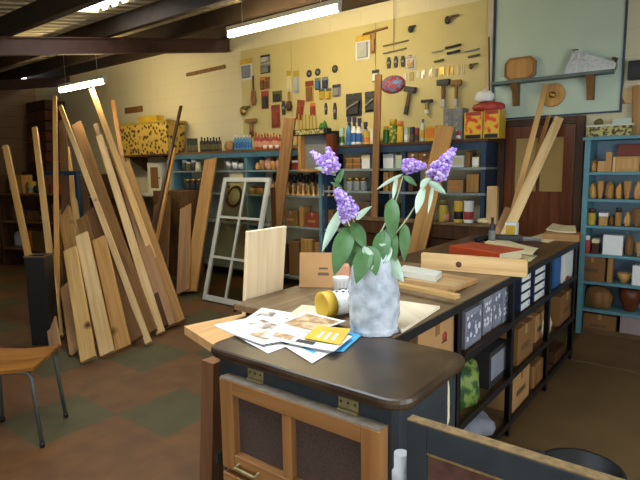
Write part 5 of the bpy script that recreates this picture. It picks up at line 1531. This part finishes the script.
N('rod', 'wire_rail', 'thin brass wire rail at the upper middle of the pegboard, lower of two', 'rail', 384, 407, 50.5, 51.7, ['brass_dull', 'steel'], rot=-3)
# thin vertical cable
p = ony(393.5, 40, PGY - .02)
t = thing('cable', 'thin grey cable hanging down the pegboard from the roof', 'cable', (p.x, PGY - .014, 2.86))
MB().cyl((0, 0, 0), (0, 0, .6), .004, seg=6).build('cord', 'grey', t)
p = ony(206, 71, W)
t = thing('wooden_strip', 'brown wooden strip fixed slightly tilted high on the bare cream wall', 'strip', mtx=Matrix.Translation((p.x, W - .001, p.z)) @ Matrix.Rotation(math.radians(-1), 4, 'Y'))
q0, q1 = ony(177, 71, W), ony(214, 71, W)
MB().box(-(q1.x - q0.x) / 2, (q1.x - q0.x) / 2, -.03, 0, -.025, .025, .002).build('batten', 'oak_brown', t)
q0, q1 = ony(126, 111, W), ony(143, 111, W)
t = thing('wooden_strip', 'short brown board fixed on the wall above the patterned basket', 'strip', ((q0.x + q1.x) / 2, W - .001, q0.z))
MB().box(-(q1.x - q0.x) / 2, (q1.x - q0.x) / 2, -.025, 0, -.05, .05, .002).build('batten', 'oak_brown', t)
# ------------------------------------------------------------------ leaning pieces in the middle
lean('plank', 'broad tan plank leaning on the pale blue shelving left of the window frame', 'plank', (190, 294), (211, 161), 5.04, 14.5, .03, 'larch')
lean('plank', 'dark brown plank leaning on the shelving right of the window frame', 'plank', (268, 292), (290, 119), 5.02, 12, .035, 'oak_brown')
lean('plank', 'tall orange-tan plank leaning on the shelving behind the lilac flowers', 'plank', (402, 316), (446, 128), 5.03, 17.5, .035, 'larch', hint=(.1, -1, 0))
lean('pole', 'slim brown wooden pole standing against the pegboard in the middle', 'pole', (372, 302), (378.5, 75), 5.04, 6.5, .04, 'oak_brown', hint=(.3, -1, 0))
# window sash leaning on the shelving
bl, br = onz(204, 303, 0), onz(247, 307, 0)
tl, tr = ony(223, 179, 4.42), ony(273, 179, 4.30)
ax = ((tl - bl) + (tr - br)) / 2
ax.x = 0.0
mid = (bl + br) / 2
xd = Vector((1, 0, 0))
hint = ax.cross(xd); hint = hint if hint.y < 0 else -hint
H = ax.length; Wd = ((br - bl).length + (tr - tl).length) / 2
m = frame_from(mid + Vector((0, 0, .012)), ax, hint)
t = thing('window_sash', 'white six-pane wooden window sash leaning on the pale blue shelving', 'window', mtx=m)
fr = MB()
s = .05; hw = Wd / 2
MB().box(-hw, -hw + s, -.018, .018, 0, H, .002).build('stile', 'white_paint', t)
MB().box(hw - s, hw, -.018, .018, 0, H, .002).build('stile', 'white_paint', t)
MB().box(-hw + s, hw - s, -.018, .018, 0, s * 1.3, .002).build('bottom_rail', 'white_paint', t)
MB().box(-hw + s, hw - s, -.018, .018, H - s, H, .002).build('top_rail', 'white_paint', t)
MB().box(-.014, .014, -.016, .016, s * 1.3, H - s, .002).build('mullion', 'white_paint', t)
rows = [s * 1.3, H * .35, H * .675, H - s]
for z in rows[1:3]: MB().box(-hw + s, hw - s, -.0155, .0155, z - .014, z + .014, .002).build('glazing_bar', 'white_paint', t)
for j in range(3):
    for i in range(2):
        x0, x1 = ((-hw + s, -.014), (.014, hw - s))[i]
        MB().box(x0, x1, -.003, .003, rows[j] + .014 * (j > 0), rows[j + 1] - .014 * (j < 2)).build('pane', 'pane', t)
p = ony(234, 195, 4.88)
# round mirror behind the upper left pane
m2 = m @ Matrix.Translation((-hw * .47, .03, H * .85)) @ Matrix.Rotation(PI / 2, 4, 'X')
t = thing('round_mirror', 'round dark-rimmed mirror behind the upper left pane of the leaning sash', 'mirror', mtx=m2)
MB().lathe([(0, 0), (.125, 0), (.135, .006), (.125, .014), (.1, .014), (.098, .01), (0, .01)], seg=32).build('rim', 'dark_wood', t)
MB().lathe([(0, .0101), (.098, .0101), (.098, .0115), (0, .0115)], seg=32).build('glass', 'cream', t)
# price tags on the panes
for (u, v) in ((-.22, .72), (.35, .86), (-.3, .55), (.3, .55)):
    pass
p = m @ Vector((hw - .03, .045, H * .93))
t = thing('prop', 'slim dark prop standing behind the right stile of the leaning window sash', 'prop', (p.x, p.y + .05, 0))
MB().box(-.02, .02, -.02, .02, 0, p.z, .002).build('post', 'dark_wood', t)
MB().box(-.12, .12, -.12, .12, 0, .025, .002).build('foot', 'dark_wood', t)
# pale board standing behind the counter's left edge
XB = -1.80
a, b = ony(249, 262, 2.25), ony(284, 258, 2.25)
XB = -1.695
T_ = onx(268.5, 229, XB); wy = abs(onx(288, 226, XB).y - onx(250, 232, XB).y)
F_ = Vector((T_.x - .14, T_.y, .012))
m = frame_from(F_, T_ - F_, (1, 0, 0))
tag(MB().box(-wy / 2, wy / 2, 0, .02, 0, (T_ - F_).length, .002).build('board', 'pine_pale', mtx=m), 'pale whitish board leaning against the left edge of the counter, its top showing', 'board')

# three strips leaning against the door wall from the counter
zc = ZT
lean('timber_strip', 'wide pale pine strip leaning from the counter towards the brown door', 'strip', (505, 240), (559, 121), 5.36, 9.5, .03, 'pine', zb=zc, hint=(.3, -1, 0))
lean('timber_strip', 'tall thin pine strip leaning left of the wide one on the counter', 'strip', (507, 236), (546, 86), 5.38, 5.5, .02, 'pine_yellow', zb=zc, hint=(.3, -1, 0))
lean('timber_strip', 'short thin strip between the two longer ones leaning by the door', 'strip', (511, 237), (549, 117), 5.37, 4, .02, 'larch', zb=zc, hint=(.3, -1, 0))
lean('timber_offcut', 'short pinkish board leaning at the foot of the strips on the counter', 'offcut', (499, 240), (511, 213), 4.55, 13, .02, 'pink_wood', zb=zc, hint=(.3, -1, 0))

# ------------------------------------------------------------------ the stack of timber leaning at the left
# tall rack the timber leans on
RKP = ony(108, 250, 3.75)
RK = thing('timber_rack', 'dark timber rack hidden behind the leaning stack of boards', 'rack', (RKP.x, 3.75, 0), .5)
for x in (-.3, .3):
    MB().box(x - .04, x + .04, -.04, .04, 0, 1.3, .003).build('post', 'dark_wood', RK)
    MB().box(x - .04, x + .04, .04, .4, 0, .08, .003).build('foot', 'dark_wood', RK)
MB().box(-.4, .4, -.08, -.04, 1.1, 1.2, .003).build('cross_rail', 'dark_wood', RK)
G = 'timber leaning in the left stack'
h1 = (.85, -.75, 0)
def LP(label, name, bot, top, yt, wpx, t, mat, **k): return lean(name, label, k.pop('cat', 'timber'), bot, top, yt, wpx, t, mat, hint=k.pop('hint', h1), **k)
LP('long pale lath crossing the front of the stack from upper left to lower right', 'lath', (149, 346), (60.5, 108), 3.55, 5.2, .03, 'pine')
LP('pale lath rising to the small fluorescent tube, longest in the stack', 'lath', (176, 322), (92, 91), 3.95, 6, .03, 'pine_yellow')
LP('pale strip right of the long lath, bending across the middle of the stack', 'lath', (161, 336), (99.5, 138), 3.8, 7.5, .025, 'pine')
LP('broad orange-brown plank at the right end of the stack', 'plank', (179, 327), (125, 167), 3.9, 12, .035, 'larch')
LP('broad brown plank in the middle of the stack behind the pale laths', 'plank', (151, 338), (77, 127), 3.8, 11.5, .035, 'oak_brown')
LP('dull pinkish plank partly hidden between the strip and the broad right plank', 'plank', (170, 330), (118, 160), 3.95, 11, .03, 'pink_wood')
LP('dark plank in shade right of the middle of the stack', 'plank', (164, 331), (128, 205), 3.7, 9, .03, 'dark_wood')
LP('brown stick standing behind the laths under the patterned basket', 'stick', (146, 300), (113, 102), 4.6, 4.5, .03, 'oak_brown')
LP('short yellow-tan board, leftmost of the three leaning at the front', 'board', (89, 364), (70.5, 253), 2.45, 14, .03, 'pine_yellow')
LP('short pale board with knots, middle of the three leaning at the front', 'board', (108, 358), (82, 238), 2.6, 13.5, .03, 'pine')
LP('short light brown board, right of the three leaning at the front', 'board', (124, 352), (99.5, 242), 2.75, 14, .03, 'larch')
LP('wide orange board standing behind the front boards', 'board', (92, 348), (64, 213), 3.0, 15, .03, 'larch')
LP('brown board between the front boards and the long lath', 'board', (136, 346), (90, 215), 3.1, 14, .03, 'brown_board')
LP('tan board behind the right front board', 'board', (118, 345), (82, 222), 3.0, 13, .03, 'oak_brown')
LP('low brown offcut behind the yellow-tan board', 'board', (76, 356), (66, 290), 2.5, 12, .03, 'pink_wood')
LP('pinkish offcut board at the left of the stack beside the black bin', 'board', (56, 353), (46.5, 291), 2.35, 11, .025, 'pink_wood')
LP('pale pole leaning left of the stack in front of the black bin', 'pole', (60, 340), (35, 130), 3.2, 5.5, .04, 'pine_yellow')
LP('thin upright lath left of the long pale lath', 'lath', (58, 336), (55, 98), 3.3, 4.2, .03, 'larch')
LP('dark brown board standing upright behind the thin lath', 'board', (70, 330), (63, 122), 3.6, 8, .03, 'dark_wood')
LP('light orange lath leaning in the gap left of the broad brown plank', 'lath', (92, 330), (67, 150), 3.6, 6, .03, 'pine_yellow')
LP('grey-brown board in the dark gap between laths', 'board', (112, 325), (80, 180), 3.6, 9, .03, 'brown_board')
LP('thin brown lath in the gap right of the broad brown plank', 'lath', (157, 322), (96, 126), 3.95, 5, .03, 'oak_brown')
LP('squat orange-brown board, its flat top just left of the front boards', 'board', (80, 345), (60, 226), 3.3, 15, .03, 'larch')
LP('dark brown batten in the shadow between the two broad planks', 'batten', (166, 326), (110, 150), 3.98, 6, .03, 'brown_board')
LP('dull tan plank behind the middle front board', 'plank', (104, 338), (68, 196), 3.4, 10, .03, 'oak_brown')
# black bin with an orange-brown pole
c = onz(35, 345, 0)
w = 0.085
t = thing('bin', 'tall black square bin at the left of the timber stack', 'bin', (c.x, c.y + .1, 0), .7)
Hb = .80
mb = MB()
mb.box(-w, w, -w, -w + .012, 0, Hb).box(-w, w, w - .012, w, 0, Hb).box(-w, -w + .012, -w + .012, w - .012, 0, Hb).box(w - .012, w, -w + .012, w - .012, 0, Hb).box(-w, w, -w, w, 0, .012)
mb.build('walls', 'black', t)
mb = MB().box(-w - .004, w + .004, -w - .004, -w + .006, Hb, Hb + .012).box(-w - .004, w + .004, w - .006, w + .004, Hb, Hb + .012).box(-w - .004, -w + .006, -w + .006, w - .006, Hb, Hb + .012).box(w - .006, w + .004, -w + .006, w - .006, Hb, Hb + .012)
mb.build('rim', 'mud_brown', t)
b = c + Vector((0, .1, 0))
tp = ony(5.5, 146, 2.35)
tt = Vector((b.x, b.y, .02))
m = frame_from(tt, tp - tt, h1)
tag(MB().box(-.028, .028, -.02, .02, 0, (tp - tt).length, .003).build('pole', 'larch', mtx=m), 'orange-brown pole standing in the black bin, leaning left', 'pole')

# ------------------------------------------------------------------ clutter at the far left
# blue steel frame
a, b_ = onz(30, 300, 0), None
t = thing('steel_frame', 'blue steel trestle frame behind the black bin', 'frame', (-6.6, 3.2, 0), .2)
for x in (-.32, .32):
    MB().box(x - .025, x + .025, -.025, .025, 0, 1.5, .003).build('leg', 'blue_dark', t)
MB().box(-.345, .345, -.03, .03, 1.5, 1.55, .003).build('top_bar', 'blue_dark', t)
MB().box(-.295, .295, -.02, .02, .5, .54, .003).build('lower_bar', 'blue_dark', t)
# store shelves at the far left
t = thing('store_shelves', 'dark wooden store shelves against the far left corner, full of clutter', 'shelving', (-8.4, 4.2, 0), .25)
for x in (-1.3, -.2, .9): MB().box(x - .03, x + .03, -.3, .3, 0, 1.5, .003).build('upright', 'dark_wood', t)
for z in (.3, .75, 1.2): MB().box(-1.33, .93, -.3, .3, z - .03, z, .003).build('shelf', 'brown_board', t)
MW = t.matrix_basis.copy() if False else Matrix.Translation((-8.4, 4.2, 0)) @ Matrix.Rotation(.25, 4, 'Z')
CL = [('lump', 'rag', 'rag', 'grey_light', 'pale crumpled rag'), ('box', 'box', 'box', 'orange', 'orange box'), ('box', 'box', 'box', 'cardboard_dark', 'brown lidded box'), ('lump', 'sack', 'sack', 'mud_brown', 'brown slumped sack'),
      ('can', 'tin', 'tin', 'blue', 'blue tin'), ('block', 'timber_offcut', 'offcut', 'oak_brown', 'brown timber offcut'), ('can', 'tin', 'tin', 'charcoal', 'dark tin'), ('box', 'box', 'box', 'larch', 'tan wooden box'), ('can', 'tin', 'tin', 'yellow_dull', 'dull yellow tin'), ('lump', 'sack', 'sack', 'charcoal', 'dark slumped sack'), ('box', 'box', 'box', 'red_brown_card', 'red-brown box')]
rr = random.Random(5)
for j, z in enumerate((.3005, .7505, 1.2005)):
    x = -1.2; n_ = 0; k = j * 3
    while x < .72:
        kd, nm, ct, mt, lb = CL[k % len(CL)]; k += 1
        w = rr.uniform(.16, .26); hh = rr.uniform(.14, .3)
        if kd == 'can': w = .14
        if x < -.2 < x + w + .03: x = -.16
        p = MW @ Vector((x + w / 2, -.1, z))
        make(kd, nm, '%s on the %s far left store shelf, %s item from the left' % (lb, ('bottom', 'middle', 'top')[j], ORD[n_]), ct, p, w, .2 if kd != 'can' else w, hh, [mt, 'paper_grey' if kd == 'can' else mt], .25, seed=k)
        x += w + .03; n_ += 1
# stacked brown boards on edge against the left corner
for i in range(7):
    q0, q1 = ony(36, 104 + i * 7, 5.2), ony(55, 104 + i * 7, 5.2)
    make('plainbox', 'board', 'dark red-brown board, %s from the top of the high far left pile' % ORD[i], 'board', ((q0.x + q1.x) / 2, 5.2, 1.55 + (6 - i) * .2), abs(q1.x - q0.x), .4, .185, ['red_brown' if i % 2 else 'dark_wood'], group='piled boards')
t = thing('pile_stand', 'dark wooden stand carrying the high pile of red-brown boards', 'stand', ((q0.x + q1.x) / 2, 5.2, 0))
MB().box(-.74, .8, -.2, .2, 1.5, 1.549, .003).build('platform', 'dark_wood', t)
for x in (-.69, .75): MB().box(x - .05, x + .05, -.2, .2, 0, 1.5, .003).build('leg', 'dark_wood', t)

# patterned basket on a wall shelf
BX0, BX1 = ony(127, 150, 5.2), ony(176, 148, 5.2)
t = thing('wall_shelf', 'dark wall shelf carrying the patterned basket', 'shelf', ((BX0.x + BX1.x) / 2, W, 1.765))
w = (BX1.x - BX0.x) / 2
MB().box(-w - .25, w + .1, -.42, 0, 0, .03, .003).build('shelf_board', 'dark_wood', t)
for s in (-.7, .7): MB().prism([(-.36, 0), (0, 0), (0, -.25)], s * w - .02, s * w + .02, Matrix(((0, 0, 1, 0), (1, 0, 0, 0), (0, 1, 0, 0), (0, 0, 0, 1)))).build('bracket', 'dark_wood', t)
hb = ony(150, 124, 5.2).z - 1.796
t = thing('basket', 'large yellow and brown patterned basket on a shelf at the left of the back wall', 'basket', ((BX0.x + BX1.x) / 2, 5.22, 1.7955))
mb = MB()
k = 0.94
w2 = w * 1.02
R0 = lambda a, b, z: [Vector((-a, -b, z)), Vector((a, -b, z)), Vector((a, b, z)), Vector((-a, b, z))]
mb.rings([R0(w2 * .93, .15, 0), R0(w2, .18, hb), R0(w2 - .02, .16, hb), R0(w2 * .93 - .02, .13, .02)])
mb.build('weave', 'wicker', t)
mb = MB(); mb.tube([(-w2, -.18, hb), (w2, -.18, hb), (w2, .18, hb), (-w2, .18, hb), (-w2, -.18, hb)], .018, 8); mb.build('rim', 'yellow_dull', t)
p = ony(150, 120, 5.2)
make('labelbox', 'carton', 'yellow carton with red print standing in the top of the patterned basket', 'box', (p.x, 5.22, 1.82), .5, .14, hb + .1, ['yellow', 'red'])
# things under it
q0, q1 = ony(146, 165, 5.15), ony(160, 165, 5.15)
t = thing('wall_cupboard', 'small white framed cupboard with a dark panel below the basket', 'cupboard', ((q0.x + q1.x) / 2, 5.28, 1.17))
w = abs(q1.x - q0.x) / 2
MB().box(-w, w, -.11, .16, 0, .5, .003).build('case', 'white_paint', t)
MB().box(-w * .55, w * .5, -.115, -.11, .08, .42).build('panel', 'oak_brown', t)
MB().ball((w * .75, -.12, .25), .015, sub=2).build('knob', 'brass', t)
t = thing('side_table', 'dull white-topped side bench below the white framed cupboard', 'bench', (-7.55, 5.2, 0))
MB().box(-.75, .6, -.25, .24, 1.13, 1.169, .003).build('bench_top', 'white_paint', t)
for x in (-.68, .54): MB().box(x - .04, x + .04, -.2, .2, 0, 1.13, .003).build('leg', 'dark_wood', t)
q0, q1 = ony(168, 190, 4.95), ony(196, 190, 4.95)
t = make('drawers', 'chest_of_drawers', 'brown chest of small drawers with round knobs left of the broad tan plank', 'chest', ((q0.x + q1.x) / 2, 4.86, 0), abs(q1.x - q0.x), .36, 1.24, ['brown_board', 'dark_wood'], seed=5)
lean('pole', 'dark pole leaning right of the patterned basket, left one of two', 'pole', (139, 299), (181, 107), 5.0, 3, .03, 'dark_wood')
lean('pole', 'pale thin pole leaning right of the patterned basket, right one of two', 'pole', (145, 299), (175, 150), 5.0, 3, .03, 'larch')
lean('sheet_board', 'large brown sheet of board leaning left of the chest of drawers', 'board', (158, 296), (163, 207), 4.6, 26, .02, 'brown_board')
lean('sheet_board', 'second brown sheet of board leaning in front of the chest of drawers', 'board', (183, 296), (186, 210), 4.62, 15, .02, 'pink_wood')

# ------------------------------------------------------------------ the chair at the lower left
A = onz(42.5, 447, 0); B_ = onz(66, 417, 0)
u = (B_ - A).normalized(); v = Vector((u.y, -u.x, 0)); v = v if v.x < 0 else -v
t = thing('chair', 'stacking chair with an orange-brown wooden seat and grey tubular legs, at the left edge', 'chair', mtx=Matrix(((v.x, u.x, 0, A.x), (v.y, u.y, 0, A.y), (0, 0, 1, 0), (0, 0, 0, 1))))
dl = (B_ - A).length; ds = .38; r = .011
rl = .03
def lg(x, y, sx, sy): return [(x, y, 0), (x + sx * .035, y + sy * .02, .40), (x + sx * .05, y + sy * .03, .43), (x + sx * .09, y + sy * .035, .442)]
pts = [(0, 0, 0), (.03, .015, .405), (.045, .02, .432), (.08, .02, .443), (ds - .08, .02, .443), (ds - .045, .02, .432), (ds - .03, .015, .405), (ds, 0, 0)]
MB().tube(pts, r, 10).build('front_leg_frame', 'grey_tube', t)
pts = [(0, dl, 0), (.03, dl - .03, .42), (.04, dl - .02, .55), (.04, dl + .05, .82), (.07, dl + .056, .845), (ds - .07, dl + .056, .845), (ds - .04, dl + .05, .82), (ds - .04, dl - .02, .55), (ds - .03, dl - .03, .42), (ds, dl, 0)]
# the back legs run on into the back frame on the far side of the seat
MB().tube([(ds, 0, 0.0), (ds, 0.0, 0.001)], r, 6)
MB().tube([(0, dl, 0), (.025, dl - .03, .405), (.04, dl - .03, .432), (.08, dl - .03, .443), (ds - .08, dl - .03, .443), (ds - .04, dl - .03, .432), (ds - .025, dl - .03, .405), (ds, dl, 0)], r, 10).build('rear_leg_frame', 'grey_tube', t)
MB().tube([(ds - .02, .03, .44), (ds + .03, .03, .6), (ds + .08, .03, .8), (ds + .085, .06, .83), (ds + .085, dl - .06, .83), (ds + .08, dl - .03, .8), (ds + .03, dl - .03, .6), (ds - .02, dl - .03, .44)], r, 10).build('back_frame', 'grey_tube', t)
mb = MB()
N_ = 10
for zo in (0,):
    rows = []
    for i in range(N_ + 1):
        xx = -.0 + (ds + .0) * i / N_
        zz = .457 + .012 * (2 * i / N_ - 1) ** 2 - .006
        rows.append((xx, zz))
    rings = [[Vector((x, -.02, z)), Vector((x, dl - .0, z)), Vector((x, dl - .0, z + .016)), Vector((x, -.02, z + .016))] for x, z in rows]
    mb.rings(rings)
mb.build('seat', 'seat_wood', t)
MB().box(ds + .055, ds + .07, .02, dl - .02, .66, .8, .004).build('backrest', 'seat_wood', t)
for (x, y) in ((0, 0), (ds, 0), (0, dl), (ds, dl)):
    MB().cyl((x, y, 0), (x + (.001 if x == 0 else -.001), y, .03), .014, seg=10).build('foot_cap', 'black', t)
